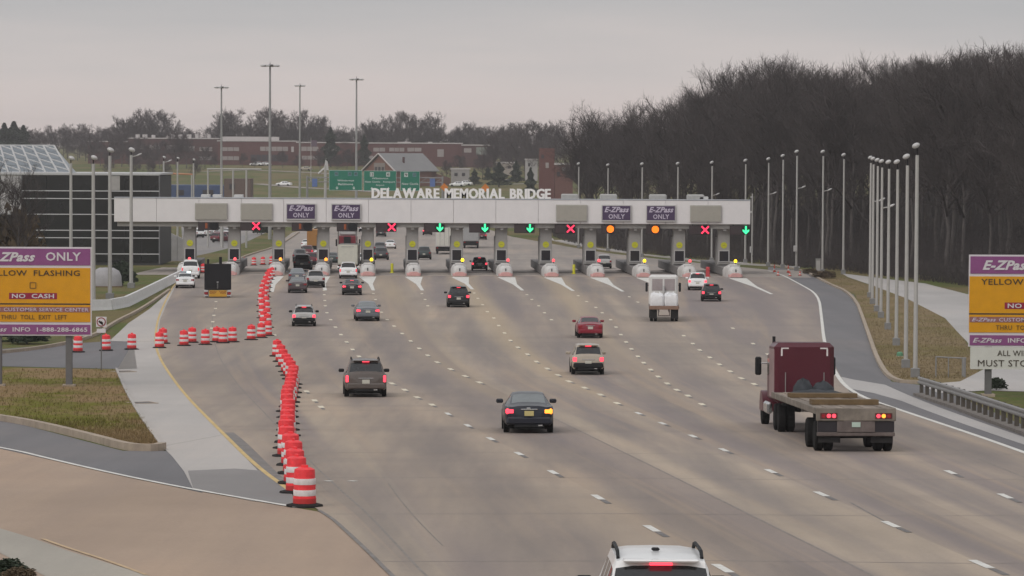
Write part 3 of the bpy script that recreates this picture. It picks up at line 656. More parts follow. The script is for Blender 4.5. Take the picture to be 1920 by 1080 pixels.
# ------------------------------------------------------------------ roadside signs
M_SPUR = mat('sign purple', (0.255, 0.075, 0.215), 0.5, var=.08); M_SYEL = mat('sign amber', (0.68, 0.31, 0.003), 0.5, var=.06); M_SWH = mat('sign white', (.66, .62, .64), .5, var=.04)
M_SRED = mat('sign crimson', (.30, .015, .05), .5); M_SBLK = mat('sign black', (.05, .035, .02), .6); M_SMAU = mat('sign mauve', (.30, .13, .12), .5); M_GALV = mat('galvanised steel', (.27, .262, .255), .5, .3, .08); M_LIL = mat('sign lilac text', (.62, .52, .62), .5); M_STEEL = mat('dark steel post', (.15, .145, .145), .6, .2)
def toll_sign(cx_px, top_px, base, s_px, label, wide, posts):
    base = G(*base, 0); s = F / base.y
    cx = at(cx_px, top_px, base.y).x; zt = at(cx_px, top_px, base.y).z - base.z
    t = thing('toll_sign', label, 'sign', (cx, base.y, base.z))
    hw, H = 2.82, 4.28
    def zz(f): return zt - f * H
    B(-hw, hw, 0, .10, zz(1), zz(0)).build('backing', M_SWH, t)
    B(-hw + .06, hw - .06, -.03, -.002, zz(.205), zz(.018)).build('purple_panel', M_SPUR, t)
    a = MB().box(-hw + .02, hw - .06, -.03, -.002, zz(.635), zz(.235)); a.build('amber_panel', M_SYEL, t)
    B(-hw + .02, hw - .06, -.02, -.002, zz(.65), zz(.637)).build('black_border', M_SBLK, t)
    B(-hw + .02, hw - .06, -.03, -.002, zz(.845), zz(.652)).build('amber_panel', M_SYEL, t)
    B(-hw + .04, hw - .08, -.04, -.032, zz(.735), zz(.675)).build('mauve_band', M_SMAU, t)
    B(-hw + .06, hw - .06, -.03, -.002, zz(.985), zz(.875)).build('purple_panel', M_SPUR, t)
    yt = -.045
    txt(t, 'lettering', 'E-ZPass', -hw * .78, hw * .04, zz(.165), zz(.060), yt, M_SWH, .35, .035)
    txt(t, 'lettering', 'ONLY', hw * .22, hw * .82, zz(.155), zz(.058), yt, M_SWH, 0, .02)
    txt(t, 'lettering', 'YELLOW  FLASHING', -hw * .80, hw * .80, zz(.325), zz(.262), yt, M_SBLK, 0, .006)
    MB().lathe([(.21, -.01), (.21, 0)], 20, (0, yt + .012, zz(.43)), 'y').build('lamp_opening', mat('unlit sign lamp', (.62, .28, .006), .5), t)
    fr = MB().box(-.15, .15, -.0, .004, zz(.468), zz(.462)); fr.box(-.15, -.125, 0, .004, zz(.462), zz(.40)); fr.box(.125, .15, 0, .004, zz(.462), zz(.40)); fr.box(-.125, .125, 0, .004, zz(.406), zz(.40)); o = fr.build('lamp_outline', M_SBLK, t); o.location = (0, yt - .012, 0)
    B(-.41 * hw, .41 * hw, -.04, -.032, zz(.588), zz(.518)).build('crimson_panel', M_SRED, t)
    txt(t, 'lettering', 'NO  CASH', -.36 * hw, .36 * hw, zz(.578), zz(.528), -.05, M_SWH, 0, .02)
    txt(t, 'lettering', 'E-ZPass', -hw * .95, -hw * .55, zz(.725), zz(.685), -.05, M_LIL, .35, .02)
    txt(t, 'lettering', 'CUSTOMER SERVICE CENTER', -hw * .50, hw * .95, zz(.725), zz(.685), -.05, M_LIL, 0, .012)
    txt(t, 'lettering', 'THRU  TOLL  EXIT  LEFT', -hw * .55, hw * .58, zz(.815), zz(.765), yt, mat('sign brown text', (.16, .09, .02), .6), 0, .006)
    txt(t, 'lettering', 'E-ZPass', -hw * .93, -hw * .45, zz(.955), zz(.905), yt, M_SWH, .35, .02)
    txt(t, 'lettering', 'INFO  1-888-288-6865', -hw * .35, hw * .93, zz(.955), zz(.905), yt, M_SWH, 0, .02)
    if wide:
        B(-hw + .10, hw - .1, .0, .08, zz(1.245), zz(1.004)).build('lower_panel', mat('sign ivory', (.62, .61, .56), .5, var=.04), t)
        txt(t, 'lettering', 'ALL WIDE LOADS', -hw * .52, hw * .52, zz(1.10), zz(1.04), -.012, M_SBLK, 0, 0)
        txt(t, 'lettering', 'MUST STOP AT TOLL', -hw * .84, hw * .84, zz(1.215), zz(1.145), -.012, M_SBLK, 0, 0)
    for x in posts:
        p = MB().box(x - .15, x + .15, .13, .16, -.3, zz(.02)); p.box(x - .15, x + .15, .36, .39, -.3, zz(.02)); p.box(x - .02, x + .02, .16, .36, -.3, zz(.02)); p.build('post', M_STEEL, t)
        B(x - .3, x + .3, 0, .55, -.3, .12).build('footing', M_KERB, t)
    for z in (.25, .5, .75): B(-hw + .05, hw - .05, .10, .13, zz(z) - .05, zz(z) + .05).build('rail', M_STEEL, t)
toll_sign(62, 463, (127, 726), 0, 'purple and amber toll sign cut off by the left edge of the picture', 0, (1.7, -1.7))
toll_sign(1931, 478, (1856, 744), 0, 'purple and amber toll sign at right above an ivory wide loads panel', 1, (-1.85, 1.85))

p = G(190, 696, .1); t = thing('turn_sign', 'small white no left turn sign on a thin post by the drums', 'sign', p); s_ = F / p.y
zt = at(190, 594, p.y).z - p.z
B(-.03, .03, 0, .04, 0, zt).build('post', M_STEEL, t); B(-.28, .28, -.03, -.004, zt - .55, zt, bev=.01).build('plate', M_SWH, t)
MB().lathe([(.25, -.008), (.25, 0)], 20, (0, -.034, zt - .275), 'y').build('ring', mat('dull red', (.28, .06, .06), .5), t)
MB().lathe([(.19, -.006), (.19, 0)], 20, (0, -.044, zt - .275), 'y').build('inner_disc', M_SWH, t)
MB().prism([(.10, -.16), (.05, -.16), (.05, .04), (-.06, .04), (-.06, .10), (-.17, .02), (-.06, -.07), (-.06, -.01), (.10, -.01)], -.058, -.051).add([], []).build('arrow', M_SBLK, t).location = (0, 0, zt - .275)
B(-.24, .24, -.03, -.004, zt - .86, zt - .64, bev=.01).build('lower_plate', M_SWH, t)

# ------------------------------------------------------------------ traffic drums
M_ORG = mat('drum orange', (.86, .045, .055), .55, var=.20, scale=5); M_BAND = mat('drum reflective band', (.70, .64, .63), .45, var=.14, scale=6); M_RUB = mat('black rubber', (.030, .028, .028), .9, var=.15, spec=.1); M_DRED = mat('drum red foot', (.50, .035, .035), .5)
def make_drum():
    t = thing('traffic_drum', 'x', 'drum', (0, 0, 0), 0, 'orange and white traffic drums')
    MB().lathe([(.285, .05), (.285, .24), (.275, .245), (.272, .62), (.262, .63), (.258, .84), (.25, .92), (.16, .965), (.06, .97)], 16).build('barrel', M_ORG, t, smooth=40)
    MB().lathe([(.290, .06), (.292, .20), (.287, .205)], 16).build('foot_band', M_DRED, t, smooth=40)
    for z in (.27, .55): MB().lathe([(.278, z), (.281, z + .01), (.281, z + .14), (.276, z + .15)], 16).build('white_band', M_BAND, t, smooth=40)
    MB().lathe([(.46, .0), (.45, .05), (.30, .085)], 8).build('rubber_base', M_RUB, t)
    B(-.09, .09, -.03, .03, .955, 1.03, bev=.015).build('handle', M_ORG, t)
    return t
dr = None
def drum(u, v, label):
    global dr
    rz = random.uniform(0, 3); loc = G(u, v, .065)
    if dr is None: dr = make_drum(); dr.location = loc; dr['label'] = label
    else:
        q = dup(dr, loc, rz, label); q.rotation_euler = (random.uniform(-.025, .025), random.uniform(-.025, .025), rz)
random.seed(5)
near = [(571, 951), (556, 926), (551, 909), (549, 890), (545, 874), (537, 857), (537, 842), (538, 831), (540, 819), (540, 808), (540, 796), (539, 784), (538, 773), (541, 764), (544, 756), (546, 747), (548, 738), (549, 729), (550, 722), (545, 712), (541, 705), (537, 698), (531, 688), (526, 679), (519, 669)]
for i, (u, v) in enumerate(near): drum(u, v, 'traffic drum in the long near row, %s from the near end' % ORD[i])
upper = [(490, 634), (502, 630), (493, 622), (502, 615), (494, 609), (500, 603), (492, 597), (500, 591), (491, 585), (499, 579), (490, 574), (496, 568), (491, 563), (499, 558), (492, 553), (500, 548), (495, 544), (502, 540), (498, 536), (504, 532), (501, 528), (507, 525), (505, 522), (510, 519), (513, 515)]
for i, (u, v) in enumerate(upper): drum(u, v, 'traffic drum in the far row up to the booths, %s from the near end' % ORD[i])
cross = [(146, 661), (199, 658), (247, 656), (299, 653), (306, 645), (345, 649), (360, 643), (385, 647), (406, 642), (418, 644), (436, 642), (471, 638)]
for i, (u, v) in enumerate(cross): drum(u, v, 'traffic drum in the cross row over the ramp, %s from the left' % ORD[i])
for i, (u, v) in enumerate([(458, 499), (476, 498), (493, 497), (509, 496)]): drum(u, v, 'small far traffic drum behind the booths, %s from the left' % ORD[i])
drum(381, 512, 'traffic drum left of the black board truck')
# small cones at the right shoulder
def cone(u, v, h, label):
    t = thing('traffic_cone', label, 'cone', G(u, v, .05), 0, 'cones on the right shoulder')
    MB().lathe([(.17, .03), (.11, .3 * h), (.09, .55 * h), (.03, h)], 10).build('body', mat('cone red', (.62, .07, .04), .5), t, smooth=50); B(-.2, .2, -.2, .2, 0, .04).build('foot', M_RUB, t)
    MB().lathe([(.115, .3 * h), (.095, .52 * h)], 10).build('collar', M_BAND, t)
for i, (u, v, h) in enumerate([(1452, 511, .9), (1459, 517, .5), (1478, 512, .9), (1481, 518, .5), (1500, 517, .5)]): cone(u, v, h, 'small orange cone on the right shoulder, %s from the left' % ORD[i])

# ------------------------------------------------------------------ light poles
M_POLE = mat('pole grey', (.44, .425, .405), .5, .2, .06); M_LUM = mat('luminaire grey', (.52, .505, .50), .4, .1, .05)
def ellipsoid(m, c, rx, ry, rz, tilt=0.0, n=10):
    vs, fs = [], []
    for i in range(7):
        a = -math.pi / 2 + math.pi * i / 6
        for k in range(n):
            b = 2 * math.pi * k / n; x, y, z = rx * math.cos(a) * math.cos(b), ry * math.cos(a) * math.sin(b), rz * math.sin(a)
            vs.append((c[0] + x * math.cos(tilt) - z * math.sin(tilt), c[1] + y, c[2] + x * math.sin(tilt) + z * math.cos(tilt)))
    for i in range(6):
        for k in range(n): fs.append((i * n + k, i * n + (k + 1) % n, (i + 1) * n + (k + 1) % n, (i + 1) * n + k))
    return m.add(vs, fs)
def lamp_pole(u, vt, vb, label, side=-1, low=None, r=None, group='light poles round the plaza', back=None, head=1.0):
    p = G(u, vb) if back is None else at(u, 300, back); 
    if back is not None: p.z = gz(back)
    s = F / p.y; ub = u; top = at(u, vt + 8 * 16 / s * 0, p.y).z - p.z
    p.x = at(u, (vt + vb) / 2, p.y).x
    t = thing('light_pole', label, 'light pole', p, 0, group); r = r or .17
    MB().cyl((0, 0, 0), (0, 0, top - .75), r, r * .72, 10).build('shaft', M_POLE, t, smooth=50)
    B(-r * 1.8, r * 1.8, -r * 1.8, r * 1.8, -.2, .5, bev=.03).build('base', mat('pole base', (.22, .215, .21), .7), t)
    MB().cyl((0, 0, top - .78), (0, 0, top - .40), .05, .05, 8).build('neck', M_DARK, t)
    ellipsoid(MB(), (side * .08, -.05, top - .25), .22 * head, .19 * head, .14 * head, -side * .45).build('luminaire', M_LUM, t, smooth=60)
    if low:
        zl = at(u, low, p.y).z - p.z
        MB().cyl((0, 0, zl - .1), (.55, 0, zl), .05, .05, 6).build('arm', M_POLE, t); ellipsoid(MB(), (.75, 0, zl + .1), .30, .16, .09, .45).build('side_luminaire', M_LUM, t, smooth=60)
    return t
row = [(1718, 264, 708, None), (1700, 285, 690, None), (1682, 296, 648, None), (1666, 297, 618, None), (1653, 296, 596, 388), (1645, 294, 584, None), (1637, 292, 570, 376), (1632, 290, 558, None)]
for i, (u, a, b, lo) in enumerate(row): lamp_pole(u, a, b, 'grey light pole in the close row on the brown verge, %s from the right' % ORD[i], -1, lo, .125)
for i, (u, a, b, lo) in enumerate([(1582, 286, 514, None), (1543, 280, 513, 357), (1494, 280, 508, 352), (1468, 288, 503, None), (1441, 294, 499, 363)]): lamp_pole(u, a, b, 'grey light pole between canopy and close pole row, %s from the right' % ORD[i], -1, lo, .14, head=1.25)
for i, (u, a, b, lo) in enumerate([(1398, 297, 493, None), (1335, 301, 490, 365), (1271, 303, 486, None), (1204, 304, 482, None), (1140, 306, 471, None), (1085, 304, 465, None)]): lamp_pole(u, a, b, 'grey light pole rising behind the canopy before the wood, %s from the right' % ORD[i], -1, lo, .15, head=1.3)
for i, (u, a, b, lo, hd) in enumerate([(133, 292, 530, None, .9), (175, 290, 575, None, .8), (206, 276, 560, None, .9), (246, 276, 540, 292, .9)]): lamp_pole(u, a, b, 'tall light pole before the dark glass building, %s from the left' % ORD[i], 1, lo, .19, head=hd * 1.7)
for i, (u, a, d, lo) in enumerate([(307, 291, 445, 303), (333, 293, 470, None), (363, 296, 500, None)]): lamp_pole(u, a, 0, 'light pole behind the canopy\'s left end, %s from the left' % ORD[i], 1, lo, .16, back=d)
t = thing('camera_pole', 'slim grey camera pole at the right end of the canopy', 'pole', G(1410, 494)); zt = at(1410, 363, t.location.y).z - t.location.z
MB().cyl((0, 0, 0), (0, 0, zt), .12, .10).build('shaft', M_POLE, t, smooth=50); B(-.45, 0, -.1, .1, zt - 2.5, zt - 2.25, bev=.02).build('camera', M_LUM, t); B(-.3, -.12, -.15, .15, 1.4, 2.2, bev=.02).build('cabinet', M_LUM, t); B(-.25, .1, -.1, .1, zt - .55, zt - .35, bev=.02).build('camera', M_LUM, t)
for i, (u, vt, d, hw, lab) in enumerate([(506, 122, 620, 1.0, 'tallest high mast light, left of the school'), (415, 163, 760, .9, 'high mast light farthest left'), (562, 160, 900, .8, 'thin high mast light in front of the school trees'), (668, 148, 760, .9, 'high mast light above the green road signs')]):
    p = at(u, 350, d); p.z = gz(d); t = thing('high_mast_light', lab, 'light mast', p, 0, 'high mast lights'); zt = at(u, vt, d).z - p.z
    MB().cyl((0, 0, -1), (0, 0, zt), .34, .16, 10).build('shaft', mat('mast grey', (.33, .325, .32), .5, .2), t, smooth=50)
    MB().lathe([(.9 * hw, -.12), (.95 * hw, 0), (.5 * hw, .12)], 16, (0, 0, zt)).build('ring', M_STEEL, t)
    for k in range(6):
        a = k * math.pi / 3 + .3; ellipsoid(MB(), (math.cos(a) * 1.35 * hw, math.sin(a) * 1.35 * hw, zt - .12), .42, .42, .2, 0, 8).build('lamp', M_LUM, t, smooth=60)
    MB().cyl((0, 0, zt), (0, 0, zt + .6), .08, .03).build('finial', M_STEEL, t)

# ------------------------------------------------------------------ barrier, guard rail, fence, small roadside things
def rail_thing(name, label, cat, pts): return thing(name, label, cat, pts[0])
wp = smooth_line([Vector(p) for p in px([(150, 583), (225, 580), (262, 562), (300, 542), (345, 519)])], 1)
t = thing('barrier_wall', 'white concrete barrier curving up to the leftmost booth', 'barrier', wp[0])
for a, b in zip(wp, wp[1:]):
    d = (b - a); d.z = 0; n = Vector((-d.y, d.x, 0)).normalized(); e = d.normalized() * .01; vs = []
    for q in (a + e, b - e):
        for w, z in ((.30, 0), (.22, .25), (.12, .85), (-.12, .85), (-.22, .25), (-.30, 0)): vs.append((q + n * w + Vector((0, 0, z)) - wp[0]))
    MB().add(vs, [(k, k + 1, k + 7, k + 6) for k in range(5)] + [(0, 1, 2, 3, 4, 5), (11, 10, 9, 8, 7, 6)]).build('barrier_segment', mat('barrier white', (.66, .645, .64), .7, var=.08), t)
gp = resample([Vector(p) for p in px([(1722, 742), (1790, 765), (1925, 815), (2300, 965)])], 1.9)
t = thing('guard_rail', 'steel guard rail along the right shoulder below the toll sign', 'guard rail', gp[0])
prof = [(.0, .45), (.05, .50), (.05, .56), (-.01, .60), (-.01, .64), (.05, .68), (.05, .75), (0, .79)]
for k, (a, b) in enumerate(zip(gp, gp[1:])):
    d = b - a; n = Vector((d.y, -d.x, 0)).normalized()
    if n.x > 0: n = -n
    if k % 2 == 0:
        b2 = gp[min(k + 2, len(gp) - 1)]; vs = []
        for q in (a, b2): vs += [q + n * (w + .06 * (j >= 8)) * 1.0 + Vector((0, 0, z + .12)) - gp[0] for j, (w, z) in enumerate(prof)]
        m_ = len(prof); MB().add(vs, [(j, j + 1, j + 1 + m_, j + m_) for j in range(m_ - 1)]).build('beam', M_GALV, t)
    c = a - n * .14 - gp[0]; MB().box(c.x - .08, c.x + .08, c.y - .09, c.y + .09, c.z - .3, c.z + .88).build('post', mat('timber post', (.10, .085, .07), .9), t)
base_ = [p + Vector((0, 0, 0)) for p in gp]
struct(ribbon('rail_base', gp, .5, 0, mat('dark gravel', (.17, .15, .135), .95, var=.25, scale=3), None, 1.9, .14))
t = thing('chain_gate', 'low pipe gate on the brown verge left of the right toll sign', 'gate', G(1807, 708))
def relp(u, v): return at(u, v, t.location.y) - t.location
a, b = relp(1755, 669), relp(1812, 672)
MB().cyl(a, b, .035).build('rail', M_GALV, t); c = relp(1806, 672); MB().cyl((0, 0, -.1), (0, 0, c.z + .05), .11).build('post', M_GALV, t); MB().cyl((a.x, 0, -.1), (a.x, 0, a.z), .04).build('post', M_GALV, t); MB().cyl((a.x * .55, 0, 0), (a.x * .55, 0, a.z), .03).build('post', M_GALV, t)
t = thing('utility_cabinet', 'grey utility cabinet standing among the poles by the wood', 'cabinet', G(1534, 510)); B(-.27, .27, -.2, .2, 0, 1.5, bev=.03).build('body', M_GREYC, t); B(-.3, .3, -.23, .23, 1.5, 1.56).build('lid', M_GALV, t); B(-.2, .2, -.225, -.205, .2, 1.3).build('door', M_FRAME, t)
t = thing('pole_box', 'small white box on the third pole right of the canopy', 'cabinet', at(1491, 466, G(1494, 508).y) + Vector((0, -.3, 0))); B(-.22, .22, -.15, .15, -.35, .35, bev=.03).build('body', M_LUM, t); B(-.15, .15, -.165, -.152, -.25, .25).build('door', M_FRAME, t)
t = thing('marker_stub', 'small green ground marker near the foot of the right poles', 'marker', G(1687, 669)); MB().lathe([(.2, 0), (.19, .22), (.12, .3)], 10).build('cap', mat('green plastic', (.10, .26, .15), .5), t); MB().lathe([(.24, 0), (.22, .05)], 10).build('foot', M_KERB, t)

for u, v, lab in ((232, 698, 'rusty drain grate at the upper corner of the grass island'), (267, 757, 'rusty drain grate beside the long kerb of the grass island')):
    t = thing('drain_grate', lab, 'drain', G(u, v, .075), .5)
    f_ = MB().box(-.55, .55, -.5, -.42, 0, .03); f_.box(-.55, .55, .42, .5, 0, .03); f_.box(-.55, -.47, -.42, .42, 0, .03); f_.box(.47, .55, -.42, .42, 0, .03); f_.build('frame', M_KERB, t)
    for k in range(6): B(-.42 + k * .15, -.34 + k * .15, -.42, .42, 0, .022).build('bar', M_BLOCK, t)
    B(-.47, .47, -.42, .42, .0, .006).build('pit', M_RUB, t)
# ------------------------------------------------------------------ vehicles
M_GLASS = mat('tinted car glass', (.020, .021, .023), .08, var=.1, spec=.7); M_GLASS2 = mat('car glass painted sky-grey', (.15, .165, .17), .06, var=.15, spec=.8)  # second glass: pale sky reflection put into its base colour
M_TYRE = mat('tyre rubber', (.016, .015, .015), .9, var=.15, spec=.1); M_RIM = mat('alloy rim', (.42, .42, .42), .35, .6); M_CHROME = mat('chrome trim', (.62, .62, .62), .2, .9); M_TRIM = mat('black trim', (.016, .016, .017), .6, spec=.2)
M_TAIL = mat('tail light red', (.30, .012, .02), .25, spec=.6); M_TLIT = mat('lit tail light', (.9, .05, .07), .3, emit=1.7, ecol=(1, .06, .10)); M_TORG = mat('lit amber tail light', (1, .35, .05), .3, emit=2.2, ecol=(1, .28, .03)); M_TDIM = mat('glowing tail light', (.7, .03, .05), .3, emit=.55, ecol=(1, .04, .07))
M_PLATE = mat('licence plate pale', (.55, .53, .46), .5); M_PLATEY = mat('licence plate yellow', (.56, .47, .20), .5); M_UNDER = mat('underbody', (.012, .012, .012), .9)
KINDS = {
 'sedan': dict(L=4.8, st=[(0, .74, .40, .90, .93, .55), (.04, .83, .34, .96, 1.00, .60), (.20, .895, .29, .985, 1.03, .63), (.58, .91, .26, .99, 1.045, .64), (.70, .91, .25, .99, 1.06, .64), (.80, .912, .25, .985, 1.10, .635), (1.38, .915, .24, .975, 1.385, .57), (1.50, .915, .24, .97, 1.42, .565), (2.05, .915, .24, .965, 1.45, .57), (2.15, .915, .24, .96, 1.45, .57), (2.78, .915, .24, .955, 1.425, .56), (2.90, .915, .24, .95, 1.395, .565), (3.52, .91, .25, .94, 1.05, .64), (3.62, .905, .25, .93, .98, .64), (4.35, .88, .27, .83, .87, .6), (4.68, .82, .30, .73, .77, .55), (4.80, .70, .36, .62, .65, .5)], rw=(5, 6), sw=[(5, 8), (9, 10)], ws=(11, 12)),
 'suv': dict(L=4.6, st=[(0, .80, .42, 1.00, 1.03, .62), (.03, .87, .36, 1.03, 1.07, .68), (.07, .905, .33, 1.04, 1.12, .72), (.10, .91, .32, 1.04, 1.17, .72), (.30, .92, .30, 1.045, 1.57, .645), (.36, .92, .30, 1.045, 1.665, .635), (.85, .925, .28, 1.04, 1.70, .635), (.95, .925, .28, 1.04, 1.70, .635), (1.75, .925, .27, 1.02, 1.70, .635), (1.85, .925, .27, 1.02, 1.70, .635), (2.70, .925, .27, 1.0, 1.675, .63), (2.80, .925, .27, 1.0, 1.65, .63), (3.42, .92, .28, .99, 1.12, .68), (3.52, .915, .28, .98, 1.04, .66), (4.2, .89, .30, .92, .96, .62), (4.5, .83, .34, .82, .86, .56), (4.62, .72, .40, .70, .73, .5)], rw=(3, 4), sw=[(4, 6), (7, 8), (9, 10)], ws=(11, 12)),
}
KINDS['van'] = dict(KINDS['suv'])
WH = {}
def wheel_meshes(r, w):
    if (r, w) in WH: return WH[r, w]
    ty = MB().lathe([(r * .62, -w / 2), (r * .92, -w / 2), (r, -w * .36), (r, w * .36), (r * .92, w / 2), (r * .62, w / 2)], 20, axis='x').mesh('tyre', 40); ty.materials.append(M_TYRE)
    rm = MB().lathe([(r * .60, -w * .46), (r * .45, -w * .40), (r * .2, -w * .50), (r * .2, w * .5), (r * .45, w * .40), (r * .60, w * .46)], 14, axis='x').mesh('rim', 40); rm.materials.append(M_RIM)
    WH[r, w] = (ty, rm); return WH[r, w]
def wheel(t, x, y, r, w):
    a, b = wheel_meshes(r, w); o = obj('wheel', a, t); o.location = (x, y, r); k = obj('rim', b, o); return o
def tilt(o):
    a = o.rotation_euler[2]; f = Vector((-math.sin(a), math.cos(a))); q = o.location
    o.rotation_euler[0] = math.atan((gz(q.y + f.y * 6) - gz(q.y)) / 6); return o
def heading(p, tgt):
    q = G(*tgt); return -math.atan2(q.x - p.x, q.y - p.y)
def car(label, kind, u, v, pc, tgt=None, W=1.83, H=None, Ls=1.0, tail='lit', hi=True, plate=None, rack=False, glass=None, lod=0, d=None, cat='car', amber=False, lights=None, ang=None, name='car', lower=None, group='cars on the approach'):
    p = G(u, v, .062) if d is None else Vector((at(u, v, d).x, d, gz(d) + .02))
    rz = heading(p, tgt) if tgt else (ang or 0.0)
    t = tilt(thing(name, label, cat, p, rz, group))
    K = KINDS[kind]; base_w = 1.83 if kind == 'sedan' else 1.85; base_h = 1.45 if kind == 'sedan' else 1.70
    kw = W / base_w; kh = (H or base_h) / base_h; st = [(y * Ls, hw * kw, zb * (.6 + .4 * kh), zs * kh, zt * kh, wt * kw) for y, hw, zb, zs, zt, wt in K['st']]
    rings = []
    for y, hw, zb, zs, zt, wt in st:
        g = zt - zs; e7 = .84
        wl = hw - .07; up = (wt + .02, zt - .05 - .03 * min(1, g))
        h = [(0, zb), (hw * .86, zb), (hw * .97, zb + .10), (hw, zb + (zs - zb) * .55), (hw * .99, zs - .07), (hw - .04, zs - .005), (wl, zs + .02 * min(1, g * 4)), (wl + (up[0] - wl) * e7, zs + .02 + (up[1] - zs - .02) * e7), (wt, zt - .045), (wt * .62, zt - .008), (0, zt)]
        rings.append([(x, y, z) for x, z in h] + [(-x, y, z) for x, z in h[9:0:-1]])
    n = len(rings[0]); parts = {'body': MB(), 'rear_window': MB(), 'side_window': MB(), 'windscreen': MB(), 'underbody': MB()}
    allv = [q for r in rings for q in r]; fsets = {k: [] for k in parts}
    for i in range(len(rings) - 1):
        for j in range(n):
            jj = j if j < 10 else 19 - j
            k = 'body'
            if jj == 0: k = 'underbody'
            elif i == K['rw'][0] and jj in (8, 9): k = 'rear_window'
            elif i == K['ws'][0] and jj in (8, 9): k = 'windscreen'
            elif jj == 6 and any(a <= i < b for a, b in K['sw']): k = 'side_window'
            fsets[k].append((i * n + j, i * n + (j + 1) % n, (i + 1) * n + (j + 1) % n, (i + 1) * n + j))
    fsets['body'] += [tuple(range(n)), tuple(range(len(allv) - 1, len(allv) - n - 1, -1))]
    gm = glass or M_GLASS
    for k, m_ in (('body', pc), ('rear_window', gm), ('side_window', M_GLASS), ('windscreen', M_GLASS), ('underbody', M_UNDER)):
        if lod and k in ('windscreen', 'underbody'): continue
        used = sorted({i for f in fsets[k] for i in f}); ix = {q: w for w, q in enumerate(used)}
        MB().add([allv[q] for q in used], [tuple(ix[q] for q in f) for f in fsets[k]]).build(k, m_, t, smooth=38)
    hw = st[2][1]; L_ = K['L'] * Ls; r = .33 if kind == 'sedan' else .36
    for y in (1.0 * Ls, (K['L'] - .95) * Ls):
        for sx in (-1, 1):
            wheel(t, sx * (hw - .09), y, r, .21)
            if not lod: MB().lathe([(r + .07, -.012), (r + .06, .012)], 18, (sx * (hw + .004), y, r + .02), 'x').build('wheel_arch', M_TRIM, t)
    zb_ = (.33 if kind == 'sedan' else .38); zbel = st[1][3]
    lw = lower or (pc if kind == 'sedan' else M_TRIM)
    B(-hw * .80, hw * .80, .35, L_ - .4, .17, .34).build('chassis', M_UNDER, t)  # low box added to deepen the shade under the car
    B(-hw * .95, hw * .95, -.07, .22, zb_, zb_ + .27, bev=.06, tx=.02).build('bumper', lw, t, smooth=30)
    if lod < 1: B(-hw * .62, hw * .62, -.03, .2, zb_ - .12, zb_ + .01, bev=.03).build('bumper_skirt', M_TRIM, t)
    tm = {'lit': M_TLIT, 'off': M_TAIL, 'dim': M_TDIM}[tail]
    for sx in (-1, 1):
        m_ = M_TORG if (amber and sx > 0) else tm
        if kind == 'sedan': x0, x1, z0, z1, y1 = hw * .60, hw * .965, zbel - .27, zbel - .06, .28
        elif kind == 'van': x0, x1, z0, z1, y1 = hw * .80, hw * .975, zbel - .38, zbel - .02, .2
        else: x0, x1, z0, z1, y1 = hw * .68, hw * .97, zbel - .30, zbel - .02, .2
        if sx < 0: x0, x1 = -x1, -x0
        B(x0, x1, -.015, y1, z0, z1, bev=.05).build('tail_light', m_, t, smooth=30)
    zp = zbel - .24 if kind == 'sedan' else zbel - .33
    B(-.17, .17, -.05, -.02, zp - .09, zp + .09, bev=.008).build('licence_plate', plate or M_PLATE, t)
    if hi:
        y_, z_ = (st[6][0] - .10, st[6][4] - .07) if kind == 'sedan' else (st[4][0] - .06, st[5][4] - .06)
        B(-.16, .16, y_ - .06, y_ + .03, z_ - .03, z_ + .02).build('brake_light', tm, t)
    if lod: return t
    if kind == 'sedan':
        B(-.30, .30, -.035, -.005, zp + .13, zp + .165, bev=.008).build('trunk_trim', M_CHROME, t)
    else:
        B(-.35, .35, -.02, .02, zp + .14, zp + .17, bev=.008).build('hatch_trim', M_CHROME if pc is not M_TRIM else M_TRIM, t)
        yy, zz_ = st[5][0], st[5][4]; B(-hw * .60, hw * .60, yy - .20, yy + .12, zz_ - .05, zz_ - .005, bev=.02).build('spoiler', pc, t, smooth=30)
        MB().cyl((.05, yy - .12 - .10, zbel + .08), (-.45, yy - .20, zbel + .10), .012, .008, 6).build('rear_wiper', M_TRIM, t)
    for sx in (-1, 1):
        ym, zm = st[12][0] - .15, st[12][3] + .10
        B(*( (hw - .02, hw + .24) if sx > 0 else (-hw - .24, -hw + .02)), ym - .06, ym + .08, zm - .07, zm + .09, bev=.04).build('mirror', M_TRIM if rack else pc, t, smooth=30)
        B(*( (hw - .02, hw + .010) if sx > 0 else (-hw - .010, -hw + .02)), 1.7 * Ls, 1.86 * Ls, st[8][3] - .14, st[8][3] - .11).build('door_handle', M_TRIM, t)
    if rack:
        for sx in (-1, 1):
            m_ = MB(); xr = sx * st[7][5] * .95; zr = st[7][4] - .03; pts = [(.55, -.02), (.75, .06), (1.2, .075), (2.2, .075), (2.45, .05), (2.65, -.03)]
            for (a, b), (c, dd) in zip(pts, pts[1:]): m_.cyl((xr, a * Ls, zr + b), (xr, c * Ls, zr + dd), .028, .028, 6)
            m_.build('roof_rail', M_TRIM, t, smooth=50)
    B(.38 * hw, .55 * hw, -.04, .15, zb_ - .06, zb_ - .01).build('exhaust', M_CHROME, t)
    return t
P_ = paint
c_black = P_('black', (.012, .012, .014)); c_navy = P_('navy black', (.012, .014, .024)); c_white = P_('white', (.82, .815, .81)); c_silver = P_('silver', (.45, .44, .43)); c_gold = P_('gold', (.40, .345, .28)); c_red = P_('red', (.24, .010, .026)); c_brown = P_('brown', (.105, .085, .075)); c_blue = P_('slate blue', (.13, .138, .155)); c_grey = P_('grey', (.13, .13, .135)); c_plum = P_('plum', (.075, .055, .058)); c_slate = P_('dark slate', (.06, .062, .068)); c_wine = P_('wine', (.14, .02, .03)); c_green = P_('dark green', (.03, .045, .045))

